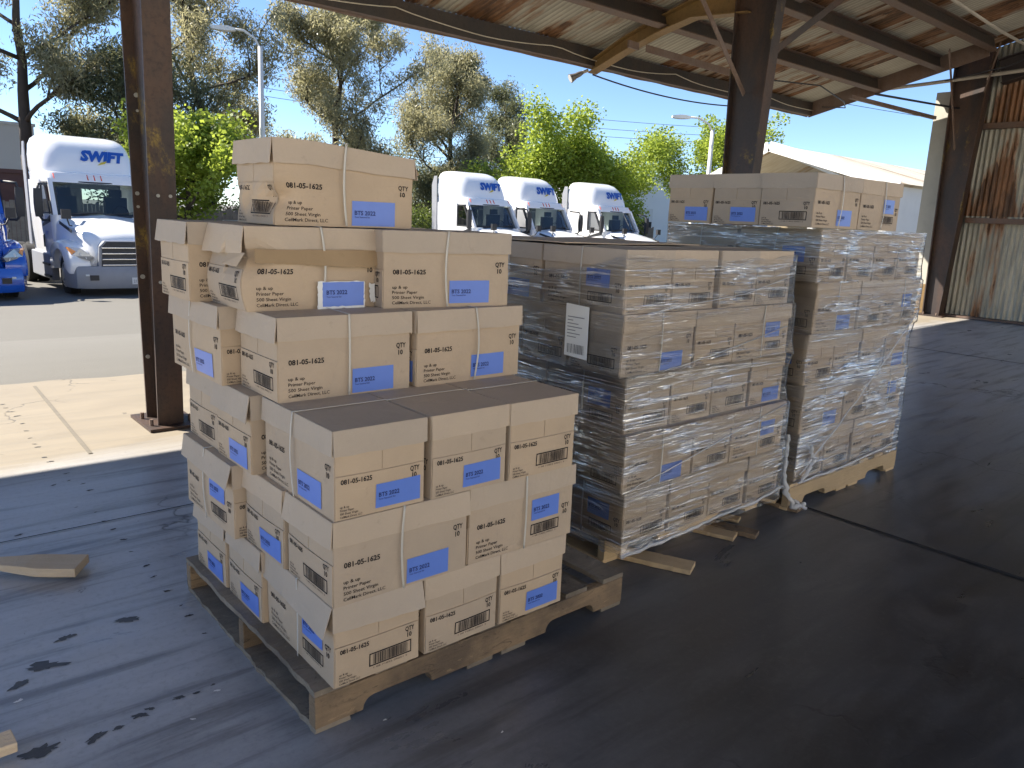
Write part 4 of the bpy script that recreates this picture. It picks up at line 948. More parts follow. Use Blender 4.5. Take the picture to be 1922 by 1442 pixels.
def glass_mat():
    t = NT('windscreen_glass'); t.n.remove(t.b)
    tr = t.new('BsdfTransparent'); tr.inputs[0].default_value = (.42, .52, .49, 1); g = t.new('BsdfGlossy'); g.inputs['Roughness'].default_value = .03; f = t.new('Fresnel'); f.inputs[0].default_value = 1.6
    m = t.new('MixShader'); t.L(t.math('MULTIPLY_ADD', f.outputs[0], 1.3, .04, clamp=True), m.inputs[0]); t.L(tr.outputs[0], m.inputs[1]); t.L(g.outputs[0], m.inputs[2]); t.L(m.outputs[0], t.out.inputs[0]); return t.mat
M_WIND = glass_mat()
def rrect(w, y0, y1, z, rf, rb, n=7):
    """plan section: half width w, front y0, back y1, front/back corner radii; counter-clockwise"""
    pts = []
    for cx, cy, r_, a0 in ((w - rf, y0 + rf, rf, -90), (w - rb, y1 - rb, rb, 0), (-w + rb, y1 - rb, rb, 90), (-w + rf, y0 + rf, rf, 180)):
        for q in range(n): a = R(a0 + 90 * q / (n - 1)); pts.append((cx + r_ * math.cos(a), cy + r_ * math.sin(a), z))
    return pts
def make_truck(paint, label, raised=True, writing=True, group='white tractor units parked in a row'):
    t = empty('semi_truck', (0, 0, 0), 0, label, 'truck', group)
    B = lambda mb, n, m, p=None, **k: mb.build(n, m, p or t, **k)
    # hood: loft of side-to-side sections running back
    mb = MB(); secs = []
    for y, w, zt, zb, cr in ((.22, .62, 1.28, .95, .10), (.32, .72, 1.46, .80, .16), (.60, .84, 1.62, .75, .22), (1.10, .96, 1.76, .75, .26), (1.70, 1.04, 1.88, .80, .28), (2.12, 1.08, 1.96, .85, .28)):
        s_ = [(-w - .06, y, zb), (-w - .03, y, zb + (zt - cr - zb) * .5)]
        for q in range(7): a = R(180 - 90 * q / 6); s_.append((-w + cr + cr * math.cos(a), y, zt - cr + cr * math.sin(a) * .8))
        s_.append((-.3, y, zt - .03 + .035)); s_.append((0, y, zt + .02)); s_.append((.3, y, zt + .005))
        for q in range(7): a = R(90 - 90 * q / 6); s_.append((w - cr + cr * math.cos(a), y, zt - cr + cr * math.sin(a) * .8))
        s_ += [(w + .03, y, zb + (zt - cr - zb) * .5), (w + .06, y, zb)]
        secs.append(s_)
    mb.loft(secs); B(mb, 'hood', paint, smooth=True, sharp=38)
    # fenders with wheel arch
    for sx in (-1, 1):
        mb = MB(); secs = []
        arch = [(.80 + .0, .50)]
        prof = [(.30, .62), (.24, .80), (.30, 1.02), (.50, 1.20), (.85, 1.33), (1.30, 1.38), (1.75, 1.34), (2.10, 1.24), (2.30, 1.10), (2.30, .62)]
        arc = [(1.32 + .60 * math.cos(R(a)), .55 + .60 * math.sin(R(a))) for a in range(8, 173, 12)]
        arc = [(a, max(b, .62)) for a, b in arc]
        for xo, sh in ((.80, 0), (1.10, .0), (1.19, .035), (1.235, .10)):
            c = (1.30, .95); P = []
            for (y, z) in prof: P.append((sx * xo, y + (c[0] - y) * sh * .8, z - (z - .62) * sh))
            for (y, z) in arc: P.append((sx * xo, y, min(z, 1.30)))
            secs.append(P)
        mb.loft(secs); B(mb, 'fender', paint, smooth=True, sharp=45)
        # headlight
        mb = MB(); b = [(sx * .78, .235, .92), (sx * 1.12, .40, 1.02), (sx * 1.19, .62, 1.22), (sx * .95, .33, 1.20), (sx * .72, .19, 1.02)]
        q = Vector((sx * .04, -.05, .015)); mb.add([Vector(p) + q for p in b] + [Vector(p) + Vector((0, .12, 0)) for p in b], [(0, 1, 2, 3, 4), (0, 4, 9, 5), (1, 0, 5, 6), (2, 1, 6, 7), (3, 2, 7, 8), (4, 3, 8, 9)]); hl = B(mb, 'headlight', M_HLG)
        mb = MB()
        for cx, cz, r_ in ((.86, 1.0, .045), (.97, 1.07, .05)): mb.tube([(sx * cx, .25 + (cx - .8) * .5, cz), (sx * cx, .18 + (cx - .8) * .5, cz)], r_, 10)
        B(mb, 'lamp', M_LENS, hl)
        mb = MB(); mb.add([(sx * 1.16, .37, 1.06), (sx * 1.235, .58, 1.22), (sx * 1.215, .48, 1.24), (sx * 1.08, .31, 1.14)], [(0, 1, 2, 3)]); B(mb, 'turn_signal', M_ORANGE, hl)
        # side fairing, steps, tank
        mb = MB(); mb.prism([(2.34, .95), (2.34, .30), (4.6, .30), (4.6, .95)], sx * 1.02, sx * 1.19, 'x'); B(mb, 'side_skirt', M_GREYP, bevel=.03)
        for k, (z, y0, y1) in enumerate(((.36, 2.36, 3.0), (.66, 2.42, 3.1))): mb = MB(); mb.box(min(sx * 1.19, sx * 1.24), max(sx * 1.19, sx * 1.24), y0, y1, z, z + .05); B(mb, 'step', M_DARKP)
    # grille
    mb = MB(); g = [(-.60, .55), (.60, .55), (.66, .75), (.62, 1.28), (.50, 1.40), (-.50, 1.40), (-.62, 1.28), (-.66, .75)]
    mb.prism(g, .13, .30, 'y'); gr = B(mb, 'grille', M_CHROME if paint is M_TBLUE else M_GREYP, bevel=.02)
    mb = MB(); mb.prism([(x * .90, .55 + (z - .55) * .95 + .02) for x, z in g], .118, .129, 'y'); B(mb, 'grille_opening', M_DARKP, gr)
    for k in range(5): mb = MB(); z = .68 + k * .135; mb.box(-.575, .575, .085, .125, z, z + .035); B(mb, 'slat', M_CHROME, gr, bevel=.008)
    # bumper
    mb = MB(); secs = []
    for z, f in ((.28, .06), (.34, .01), (.55, 0), (.68, .03), (.80, .10)):
        secs.append([(x * (1 - f * .15), y + f * .6, z) for x, y in ((-1.22, .95), (-1.23, .55), (-1.12, .20), (-.80, .04), (0, -.02), (.80, .04), (1.12, .20), (1.23, .55), (1.22, .95), (1.0, .95), (0, .5), (-1.0, .95))])
    mb.loft(secs); bp = B(mb, 'bumper', M_GREYP if paint is not M_TBLUE else paint, smooth=True, sharp=40)
    for sx in (-1, 1):
        mb = MB(); mb.box(sx * .78 - .09, sx * .78 + .09, .02, .08, .48, .60); B(mb, 'fog_lamp', M_DARKP, bp)
        mb = MB(); mb.box(sx * .92 - .04, sx * .92 + .04, .07, .10, .58, .62); B(mb, 'lamp', M_LENS, bp)
    mb = MB(); mb.box(.02, .36, -.045, -.03, .38, .54); pl = B(mb, 'license_plate', M_PLATE, bp)
    mb = MB(); put_text(mb, '2151804', (.05, -.047, .42), (1, 0, 0), VZ, .07, 0, 0, width=.28); B(mb, 'plate_number', M_GREYP, pl)
    # cab shell: posts and panels round the glass
    zt = 2.86
    def wy(z): return 2.02 + (z - 1.90) * .60     # windscreen slope
    mb = MB()
    secs = [rrect(1.12, 2.05, 4.5, .92, .10, .06), rrect(1.16, 2.04, 4.5, 1.55, .14, .06), rrect(1.17, 2.05, 4.5, 1.93, .22, .06)]
    mb.loft(secs); B(mb, 'cab', paint, smooth=True, sharp=40)
    mb = MB()  # roof band over the screen with its visor
    secs = [rrect(1.13, wy(2.74) - .02, 4.5, 2.74, .30, .06), rrect(1.13, wy(2.74) + .02, 4.5, 2.84, .30, .06), rrect(1.14, wy(2.86) + .06, 4.5, 2.98, .34, .06), rrect(1.10, wy(2.9) + .30, 4.5, 3.02, .40, .06)]
    mb.loft(secs); rf = B(mb, 'cab_roof', paint, smooth=True, sharp=40)
    for x in (-.93, -.16, 0, .16, .93):
        yy = wy(2.74) + .035 + (.035 if abs(x) > .5 else 0)
        mb = MB(); mb.add([(x - .02, yy - .02, 2.82), (x + .02, yy - .02, 2.82), (x + .015, yy + .09, 2.95), (x - .015, yy + .09, 2.95), (x, yy - .05, 2.83), (x, yy + .04, 2.96)], [(0, 1, 4), (0, 4, 5, 3), (4, 1, 2, 5), (3, 5, 2)]); B(mb, 'marker_light', M_AMBER, rf)
    for sx in (-1, 1):
        # rear quarter / sleeper side and B post, leaving the door window open
        mb = MB(); mb.prism([(3.12, 1.92), (4.5, 1.92), (4.5, 2.80), (3.12, 2.80)], sx * 1.13, sx * 1.17, 'x'); B(mb, 'sleeper_side', paint)
        mb = MB(); mb.bar((sx * 1.06, wy(1.92) + .10, 1.90), (sx * 1.02, wy(2.78) + .12, 2.80), .10, .14); B(mb, 'pillar', paint)
        mb = MB(); P = [(wy(1.95) + .26, 1.97), (3.08, 1.97), (3.08, 2.70), (wy(2.7) + .22, 2.70)]; mb.prism(P, sx * 1.135, sx * 1.14, 'x'); B(mb, 'side_window', M_WIND)
        mb = MB()
        for a, b in zip(P, P[1:] + P[:1]): mb.bar((sx * 1.14, a[0], a[1]), (sx * 1.14, b[0], b[1]), .03, .035)
        B(mb, 'window_frame', M_DARKP)
        mb = MB(); mb.box(min(sx * 1.172, sx * 1.18), max(sx * 1.172, sx * 1.18), 2.35, 3.10, 1.55, 1.92) if False else mb.prism([(2.2, 1.76), (3.05, 1.62), (3.05, 1.68), (2.2, 1.92)], sx * 1.165, sx * 1.176, 'x'); B(mb, 'door_trim', M_DARKP)
        mb = MB(); mb.prism([(2.98, 1.10), (3.06, 1.10), (3.08, 1.38), (2.98, 1.42)], sx * 1.16, sx * 1.18, 'x'); B(mb, 'door_handle', M_DARKP)
        if writing:
            mb = MB(); put_text(mb, 'SWIFT', (sx * 1.174, 2.78 if sx < 0 else 2.45, 1.42), (0, sx, 0), VZ, .10, 0, 0, .03, width=.34, shear=.3); B(mb, 'logo', M_LOGO)
        # mirrors
        mr = None; mb = MB(); mb.gbox(-.09, .09, -.06, .06, -.34, .34, 2, 2, 4)
        def fm(p, sx=sx): return Vector((sx * 1.44 + p.x * (1 - .15 * (p.z / .34) ** 2), 1.98 + p.y * (1 - .4 * (p.z / .34) ** 2), 2.22 + p.z))
        mr = B(mb, 'mirror', M_DARKP, smooth=True, fn=fm, bevel=.02)
        mb = MB(); mb.tube([(sx * 1.44, 1.98, 2.50), (sx * 1.40, 2.05, 2.66), (sx * 1.15, 2.35, 2.68)], .03, 7); mb.tube([(sx * 1.44, 1.98, 1.92), (sx * 1.36, 2.05, 1.80), (sx * 1.16, 2.25, 1.80)], .03, 7); B(mb, 'mirror_arm', M_DARKP, mr, smooth=True)
        mb = MB(); mb.gbox(-.10, .10, -.05, .05, -.11, .11, 2, 2, 2)
        hm = B(mb, 'hood_mirror', M_DARKP, smooth=True, fn=lambda p, sx=sx: Vector((sx * 1.08 + p.x, .98 + p.y, 1.98 + p.z)), bevel=.03)
        mb = MB(); mb.tube([(sx * 1.06, .99, 1.88), (sx * 1.0, 1.08, 1.72), (sx * .92, 1.2, 1.70)], .018, 6); B(mb, 'mirror_arm', M_DARKP, hm, smooth=True)
        mb = MB(); mb.bar((sx * 1.02, .85, 1.58), (sx * 1.06, 1.75, 1.76), .02, .07); B(mb, 'hood_vent', M_DARKP)
    # windscreen: curved
    mb = MB(); nx = 12; n0 = len(mb.v)
    for j in range(5):
        z = 1.93 + .83 * j / 4; hw = 1.08 - .05 * j / 4
        for i in range(nx + 1): u = -1 + 2 * i / nx; mb.v.append((hw * u, wy(z) - .02 + .22 * abs(u) ** 3.2, z))
    for j in range(4):
        for i in range(nx): a = j * (nx + 1) + i; mb.f.append((a, a + 1, a + nx + 2, a + nx + 1)); mb.m.append(0)
    ws = B(mb, 'windscreen', M_WIND, smooth=True)
    mb = MB()
    for (z, o) in ((1.93, -.03), (2.76, -.01)):
        mb.tube([((1.09 - .05 * (z > 2)) * u, wy(z) + o + .22 * abs(u) ** 3.2, z) for u in [-1 + 2 * i / 12 for i in range(13)]], .028, 6)
    for sx in (-1, 1): mb.tube([(sx * 1.09, wy(1.93) + .19, 1.93), (sx * 1.04, wy(2.76) + .21, 2.76)], .028, 6)
    B(mb, 'seal', M_DARKP, ws, smooth=True)
    mb = MB(); mb.bar((-.75, wy(1.97) - .03, 1.97), (.02, wy(2.02) - .055, 2.02), .015, .02); mb.bar((.05, wy(1.97) - .055, 1.97), (.85, wy(2.03) + .02, 2.05), .015, .02); B(mb, 'wiper', M_DARKP, ws)
    # interior: dash, seats, bright rear wall windows
    mb = MB(); mb.box(-1.0, 1.0, 2.25, 2.6, 1.7, 1.99); B(mb, 'dashboard', M_DARKP)
    for x in (-.62, .62):
        mb = MB(); mb.gbox(x - .27, x + .27, 3.05, 3.25, 1.5, 2.42, 4, 2, 4); B(mb, 'seat', M_SEAT, bevel=.05)
        mb = MB(); mb.gbox(x - .15, x + .15, 3.06, 3.18, 2.43, 2.62, 2, 2, 2); B(mb, 'seat', M_SEAT, bevel=.04)
    mb = MB(); mb.tube([(.62 + .2 * math.cos(a), 2.72 - .06 * math.sin(a), 2.0 + .2 * math.sin(a)) for a in [k * .5 for k in range(14)]], .015, 6); B(mb, 'steering_wheel', M_DARKP, smooth=True)
    mb = MB()
    for a, b, c, d in ((-1.12, 1.12, 1.0, 1.98), (-1.12, 1.12, 2.62, 2.9), (-1.12, -.86, 1.99, 2.61), (-.20, .12, 1.99, 2.61), (.86, 1.12, 1.99, 2.61)): mb.box(a, b, 4.42, 4.48, c, d)
    rw = B(mb, 'rear_wall', M_SEAT)
    mb = MB(); put_text(mb, '181436', (-.30, 4.415, 2.48), (-1, 0, 0), VZ, .09, 0, 0, width=.42); B(mb, 'unit_number', M_DARKP, rw)
    # roof fairing
    if raised:
        mb = MB(); secs = []
        for z, y0, w, rf_, y1 in ((3.0, wy(2.9) + .20, 1.13, .42, 4.5), (3.15, wy(2.9) + .24, 1.15, .46, 4.5), (3.45, wy(2.9) + .38, 1.15, .50, 4.5), (3.70, wy(2.9) + .58, 1.12, .52, 4.5), (3.86, wy(2.9) + .80, 1.05, .50, 4.48), (3.95, wy(2.9) + 1.08, .94, .40, 4.42), (3.98, wy(2.9) + 1.30, .74, .2, 4.32)):
            secs.append(rrect(w, y0, y1, z, rf_, .12, 9))
        mb.loft(secs); ff = B(mb, 'roof_fairing', paint, smooth=True, sharp=50)
        for sx in (-1, 1): mb = MB(); mb.prism([(4.36, 1.1), (4.66, 1.1), (4.74, 3.45), (4.60, 3.78), (4.42, 3.78)], sx * 1.175, sx * 1.20, 'x'); B(mb, 'side_extender', M_GREYP)
        if writing:
            mb = MB(); yy = wy(2.9) + .50; sl_ = .29 / .25
            U = Vector((1, 0, 0)); V = Vector((0, .55, .55 * 1.10)).normalized()
            mb2 = MB(); put_text(mb2, 'SWIFT', (0, 0, 0), (1, 0, 0), (0, 0, 1), .27, -.22, 0, .065, width=1.12, shear=.3)
            # wrap the writing on the fairing's front
            def wrap(p):
                z = 3.32 + p.z * .92; zs = [3.15, 3.45, 3.70, 3.86]; ys = [wy(2.9) + .24, wy(2.9) + .38, wy(2.9) + .58, wy(2.9) + .80]
                y = np.interp(z, zs, ys); x = p.x
                ex = abs(x) - (1.15 - .50)
                if ex > 0: y += .50 - math.sqrt(max(.0001, .50 ** 2 - ex ** 2))
                return Vector((x, y - .025, z + .012))
            B(mb2, 'logo', M_LOGO, ff, fn=wrap)
            mb3 = MB(); mb3.add([(.16, 0, -.12), (.36, 0, -.06), (.42, 0, .02), (.27, 0, -.03)], [(0, 1, 2, 3)]); mb3.add([(.34, 0, .26), (.52, 0, .36), (.40, 0, .28)], [(0, 1, 2)]); B(mb3, 'logo_wing', M_LOGOY, ff, fn=wrap)
    # running gear
    mb = MB(); mb.box(-.42, -.34, .5, 7.2, .62, .9); mb.box(.34, .42, .5, 7.2, .62, .9); mb.box(-.34, .34, 5.6, 6.2, .86, .95); B(mb, 'chassis', M_DARKP)
    for y, wds in ((1.32, (1.0,)), (5.45, (.80, 1.10)), (6.7, (.80, 1.10))):
        for sx in (-1, 1):
            for w in wds:
                mb = MB(); mb.tube([(sx * (w - .14), y, .52), (sx * (w - .12), y, .52), (sx * (w + .10), y, .52), (sx * (w + .12), y, .52)], [.46, .52, .52, .46], 28); ty = B(mb, 'wheel', M_TYRE, smooth=True, sharp=40)
            mb = MB(); mb.tube([(sx * (w + .121), y, .52), (sx * (w + .125), y, .52)], .30, 20); mb.tube([(sx * (w + .126), y, .52), (sx * (w + .17), y, .52)], [.16, .12], 16)
            for q in range(10): a = q * math.pi / 5; mb.tube([(sx * (w + .126), y + .22 * math.cos(a), .52 + .22 * math.sin(a)), (sx * (w + .15), y + .22 * math.cos(a), .52 + .22 * math.sin(a))], .028, 6)
            B(mb, 'rim', M_RIM, ty)
    mb = MB()
    for sx in (-1, 1): mb.box(sx * 1.0 - .3, sx * 1.0 + .3, 7.35, 7.37, .15, .75)
    B(mb, 'mud_flap', M_DARKP)
    return t
T1 = make_truck(M_WHITE, 'white semi truck with raised roof fairing beside the blue one, left of the column')
def place(t, x, y, rz=0): t.location = (x, y, gz(x, y) - .03); t.rotation_euler.z = R(rz)
bpy.context.view_layer.update()
for o in list(COL.objects):
    if o.parent: KIDS.setdefault(o.parent.name, []).append(o)
place(T1, 5.22, 20.3, 1.5)
for x, y, rz, lb in ((18.85, 20.9, 0, 'white semi truck showing only its cab just right of the top carton, leftmost of three'), (21.95, 21.1, .5, 'middle one of the three white semi trucks seen above the wrapped stack'), (25.85, 20.9, -.6, 'rightmost white semi truck, standing in front of the white warehouse')):
    c = copy_tree(T1); c['label'] = lb; place(c, x, y, rz)
TB = make_truck(M_TBLUE, 'bright blue semi truck cut by the left edge of the picture', True, False, 'x'); del TB['group']; place(TB, 1.85, 19.9, 0)

# ------------------------------------------------------------------ trees
def leaf_mat(name, c1, c2, tr):
    t = NT(name); g = t.new('NewGeometry'); n = t.noise(t.coord('Object'), .9, 3, .6)
    col = t.mix(g.outputs['Random Per Island'], c1, c2); col = t.mix(t.math('MULTIPLY', n, .5), col, tuple(x * .55 for x in c1))
    t.col(col); t.set(Roughness=.45, Specular_IOR_Level=.4)
    tl = t.new('BsdfTranslucent'); t.L(t.mix(.5, col, tr), tl.inputs[0]); m = t.new('MixShader'); m.inputs[0].default_value = .5
    t.L(t.b.outputs[0], m.inputs[1]); t.L(tl.outputs[0], m.inputs[2]); t.L(m.outputs[0], t.out.inputs[0]); return t.mat
M_EUC = leaf_mat('grey_green_leaves', (.14, .15, .08), (.44, .41, .27), (.60, .55, .30))
M_EUC2 = leaf_mat('dark_olive_leaves', (.07, .095, .05), (.22, .23, .13), (.27, .27, .13))
M_GRN = leaf_mat('bright_green_leaves', (.17, .25, .03), (.35, .43, .075), (.62, .72, .10))
M_SHR = leaf_mat('shrub_leaves', (.07, .12, .02), (.17, .20, .05), (.2, .25, .05))
M_FLW = leaf_mat('dry_flower_heads', (.30, .22, .07), (.45, .22, .12), (.3, .2, .1))
M_BARK = simple('dark_bark', (.055, .042, .034), .9, var=.35, scale=3)
def leaves_mesh(name, centres, radii, count, lw, ll, droop, seed, mat, flat=.8, clump=None):
    rg = np.random.default_rng(seed); n = count; k = len(centres); C = np.array(centres); r = np.array(radii)
    pr = r ** 2; idx = rg.choice(k, n, p=pr / pr.sum())
    d = rg.normal(size=(n, 3)); d /= np.linalg.norm(d, axis=1)[:, None]; rad = rg.random(n) ** .42
    p = C[idx] + d * (rad * r[idx])[:, None] * np.array([1, 1, flat])
    ax = rg.normal(size=(n, 3)); ax[:, 2] = ax[:, 2] * .5 - droop; ax /= np.linalg.norm(ax, axis=1)[:, None]
    sd = np.cross(ax, rg.normal(size=(n, 3))); sd /= np.linalg.norm(sd, axis=1)[:, None]
    s = (.6 + .8 * rg.random(n))[:, None]; a = ax * ll * s; b = sd * lw * s
    V = np.empty((n, 4, 3)); V[:, 0] = p - a * .5; V[:, 1] = p + b * .5 + a * .05; V[:, 2] = p + a * .5; V[:, 3] = p - b * .5 + a * .05
    me = bpy.data.meshes.new(name); me.vertices.add(n * 4); me.vertices.foreach_set('co', V.ravel()); me.loops.add(n * 4); me.loops.foreach_set('vertex_index', np.arange(n * 4))
    me.polygons.add(n); me.polygons.foreach_set('loop_start', np.arange(0, n * 4, 4)); me.polygons.foreach_set('loop_total', np.full(n, 4)); me.materials.append(mat); me.update(); return me
def tree(name, x, y, h, spread, seed, mat, nleaf, lw, ll, droop, label, group, crown0=.28, limbs=6, rclump=1.0, flat=.85, depth=3, trunk_r=.22, lean=(0, 0), up=.75):
    rs = random.Random(seed); z0 = gz(x, y) - .05; t = empty(name, (x, y, z0), 0, label, 'tree', group)
    mb = MB(); cen = []; rad = []
    def branch(p, d, L_, r_, lev):
        pts = [p.copy()]; dd = d.copy(); n = 6
        for i in range(n):
            dd = (dd + Vector((rs.uniform(-.22, .22), rs.uniform(-.22, .22), rs.uniform(-.08, .2)))).normalized(); pts.append(pts[-1] + dd * L_ / n)
        mb.tube(pts, [r_ * (1 - .6 * i / n) for i in range(n + 1)], 8 if lev == 0 else 5)
        if lev >= depth - 1 or lev >= 1:
            for i in range(2, n + 1):
                if lev >= depth - 1 or i >= 4: cen.append(pts[i] + Vector((rs.uniform(-.3, .3), rs.uniform(-.3, .3), rs.uniform(-.3, .2)))); rad.append(rclump * rs.uniform(.55, 1.15))
        if lev < depth:
            for q in range(rs.choice((2, 3, 3))):
                i = rs.randint(2, n); a = rs.uniform(0, 2 * math.pi); tl = rs.uniform(.5, 1.0)
                nd = (dd * .7 + Vector((math.cos(a), math.sin(a), rs.uniform(-.1, .6))) * tl).normalized(); branch(pts[i], nd, L_ * rs.uniform(.55, .78), r_ * .5, lev + 1)
    top = h * crown0; tp = [Vector((0, 0, 0)), Vector((lean[0] * .3, lean[1] * .3, top * .5)), Vector((lean[0], lean[1], top))]
    mb.tube(tp, [trunk_r * 1.25, trunk_r, trunk_r * .85], 10)
    ld = [tp[-1].copy()]; n_l = 8; dl = Vector((rs.uniform(-.15, .15), rs.uniform(-.15, .15), 1))
    for q in range(n_l): dl = (dl + Vector((rs.uniform(-.25, .25), rs.uniform(-.25, .25), .25))).normalized(); ld.append(ld[-1] + dl * (h * .72 - top) / n_l)
    mb.tube(ld, [trunk_r * (.85 - .7 * q / n_l) for q in range(n_l + 1)], 8)
    for q in range(limbs * 2):
        fr_ = (q + .5) / (limbs * 2); p0 = ld[int(fr_ * n_l)]; a = q * 2.4 + rs.uniform(-.4, .4); sl_ = math.sin(math.pi * min(1, .25 + fr_ * .75))
        branch(p0, Vector((math.cos(a), math.sin(a), rs.uniform(.05, .7))).normalized(), spread * rs.uniform(.40, .75) * (.45 + .55 * sl_), trunk_r * .42 * (1 - .5 * fr_), 1)
    for q in range(0):
        a = 2 * math.pi * (q + rs.uniform(-.3, .3)) / limbs; s_ = rs.uniform(.35, 1.0) * spread / (h * (1 - crown0)) * 1.5
        branch(tp[-1] - Vector((0, 0, rs.uniform(0, top * .3))), Vector((math.cos(a) * s_, math.sin(a) * s_, up)).normalized(), h * (1 - crown0) * rs.uniform(.5, .68), trunk_r * .6, 1)
    # rescale crown so that it fills the wanted outline
    C = np.array(cen); mx = np.abs(C[:, :2]).max(); sx = (spread - rclump * .6) / np.percentile(np.hypot(C[:, 0], C[:, 1]), 95); zt_ = C[:, 2].max(); sz = (h - rclump * .5 - top * .6) / (zt_ - top * .6)
    def fn(p):
        k = max(0, min(1, (p.z - top * .6) / (top * .6 + .01)))
        return Vector((p.x * (1 + (sx - 1) * k), p.y * (1 + (sx - 1) * k), p.z if p.z < top * .6 else top * .6 + (p.z - top * .6) * sz))
    cen2 = [fn(Vector(c)) for c in cen]
    mb.build('trunk', M_BARK, t, smooth=True, fn=fn)
    link('crown', leaves_mesh('crown', [tuple(c) for c in cen2], rad, nleaf, lw, ll, droop, seed, mat, flat), t)
    return t
GE = 'tall grey-green trees behind the fence'
def euc(x, y, h, sp, seed, label, n=26000, mat=None, **k): return tree('eucalyptus_tree', x, y, h, sp, seed, mat or M_EUC, int(n * 1.6), .055, .23, .9, label, GE, rclump=k.pop('rc', .80), trunk_r=.24, up=k.pop('up', .5), **k)
euc(6.6, 41, 17, 5.2, 1, 'tall grey-green tree with a dark forked trunk above the left white truck', 34000, crown0=.22, depth=3)
euc(.5, 43, 18, 4.8, 2, 'tall airy tree at the left edge of the picture', 22000)
euc(15.6, 44, 17.5, 4.4, 3, 'tall tree reaching above the picture between the column and the street lamp', 26000, M_EUC, crown0=.2)
euc(22.8, 43, 14.2, 4.6, 4, 'broad grey-green tree with a visible trunk right of the left street lamp', 34000, crown0=.25)
euc(30.6, 42, 13.2, 3.7, 5, 'rounded dense grey-green tree left of the bright green one', 36000, M_EUC, crown0=.12, limbs=8)
euc(30.0, 41, 7.0, 4.6, 6, 'dark olive undergrowth tree below the rounded tree', 26000, M_EUC2, crown0=.08, limbs=7)
euc(38.5, 46, 12.0, 3.6, 7, 'thin dark green tree standing just behind the bright green tree', 20000, M_EUC2, crown0=.15)
euc(11.2, 40, 9.5, 4.2, 8, 'half hidden dark tree behind the left bright green tree', 20000, M_EUC2, crown0=.15)
GG = 'bright green broad-leaved trees by the yard'
def grn(x, y, h, sp, seed, label, n, **k): return tree('green_tree', x, y, h, sp, seed, M_GRN, int(n * 1.8), .105, .15, .3, label, GG, rclump=k.pop('rc', .62), trunk_r=.13, limbs=7, **k)
grn(9.6, 29.5, 6.2, 3.1, 11, 'bright yellow-green tree behind the near brown column', 15000, crown0=.30)
grn(31.2, 31.0, 8.6, 5.3, 12, 'large rounded bright green tree behind the three white trucks', 38000, crown0=.10, rc=.95)
grn(44.5, 31.5, 9.4, 5.2, 13, 'bright green tree partly hidden behind the middle column and gable roof', 20000, crown0=.2, rc=.7)
def shrub(x, y, h, w, seed, mat, n, label, grp='shrubs along the fence'):
    rs = random.Random(seed); z0 = gz(x, y); t = empty('shrub', (x, y, z0), 0, label, 'shrub', grp)
    cen = [(rs.uniform(-w, w), rs.uniform(-.5, .5), rs.uniform(.2, h * .8)) for _ in range(22)]; mb = MB()
    for c in cen: mb.tube([(c[0] * .4, c[1] * .4, 0), c], [.02, .008], 4)
    mb.build('stems', M_BARK, t); link('foliage', leaves_mesh('foliage', cen, [h * .28] * 22, n, .07, .10, 0, seed, mat), t); return t
shrub(20.6, 30.5, 3.0, 1.3, 21, M_SHR, 6000, 'dense light green shrub left of the leftmost distant truck')
shrub(11.6, 34.5, 2.9, 1.3, 22, M_FLW, 4000, 'dry orange flowering shrub above the fence right of the column')
shrub(13.8, 34.5, 3.1, .9, 23, M_SHR, 4000, 'small dark green shrub above the fence beside the flowering one')
shrub(8.9, 34.5, 3.2, 1.0, 24, M_SHR, 4000, 'light shrub behind the fence partly hidden by the column')
shrub(34.6, 30.0, 2.5, 1.2, 25, M_SHR, 4000, 'green shrub in front of the white warehouse door')
shrub(20.4, 10.6, 1.6, .5, 26, M_GRN, 3000, 'small bright green bush glimpsed beside the gabled building')

# ------------------------------------------------------------------ fence, lamps, buildings, wires
M_FENCE = wood('grey_fence_wood', (.26, .23, .19), (.15, .13, .11), .25)
def fence(x0, y0, x1, y1, h, label):
    t = empty('wooden_fence', (x0, y0, gz(x0, y0)), math.atan2(y1 - y0, x1 - x0), label, 'fence', 'grey wooden fences at the back of the yard')
    Ln = math.hypot(x1 - x0, y1 - y0); mb = MB(); x = 0; rs = random.Random(int(x0))
    while x < Ln - .1: w = rs.uniform(.12, .15); mb.box(x, x + w - .012, -.012 + rs.uniform(-.01, .01), .012, .02, h + rs.uniform(-.06, .06)); x += w
    mb.build('boards', M_FENCE, t); mb = MB(); mb.box(0, Ln, .02, .07, .35, .44); mb.box(0, Ln, .02, .07, h - .4, h - .31); mb.build('rails', M_FENCE, t)
    for k in range(int(Ln / 2.4) + 1): mb = MB(); mb.box(k * 2.4, k * 2.4 + .1, .07, .17, 0, h + .1); mb.build('post', M_FENCE, t)
    return t
fence(-8, 33.2, 8.0, 33.2, 2.15, 'grey plank fence behind the blue and left white trucks')
fence(8.2, 33.2, 20.0, 33.0, 2.1, 'grey plank fence section between the column and the top carton')
fence(20.2, 33.0, 36.5, 30.0, 2.1, 'grey plank fence behind the three distant trucks')
M_POLE = simple('galvanised_pole', (.58, .58, .56), .5, var=.1)
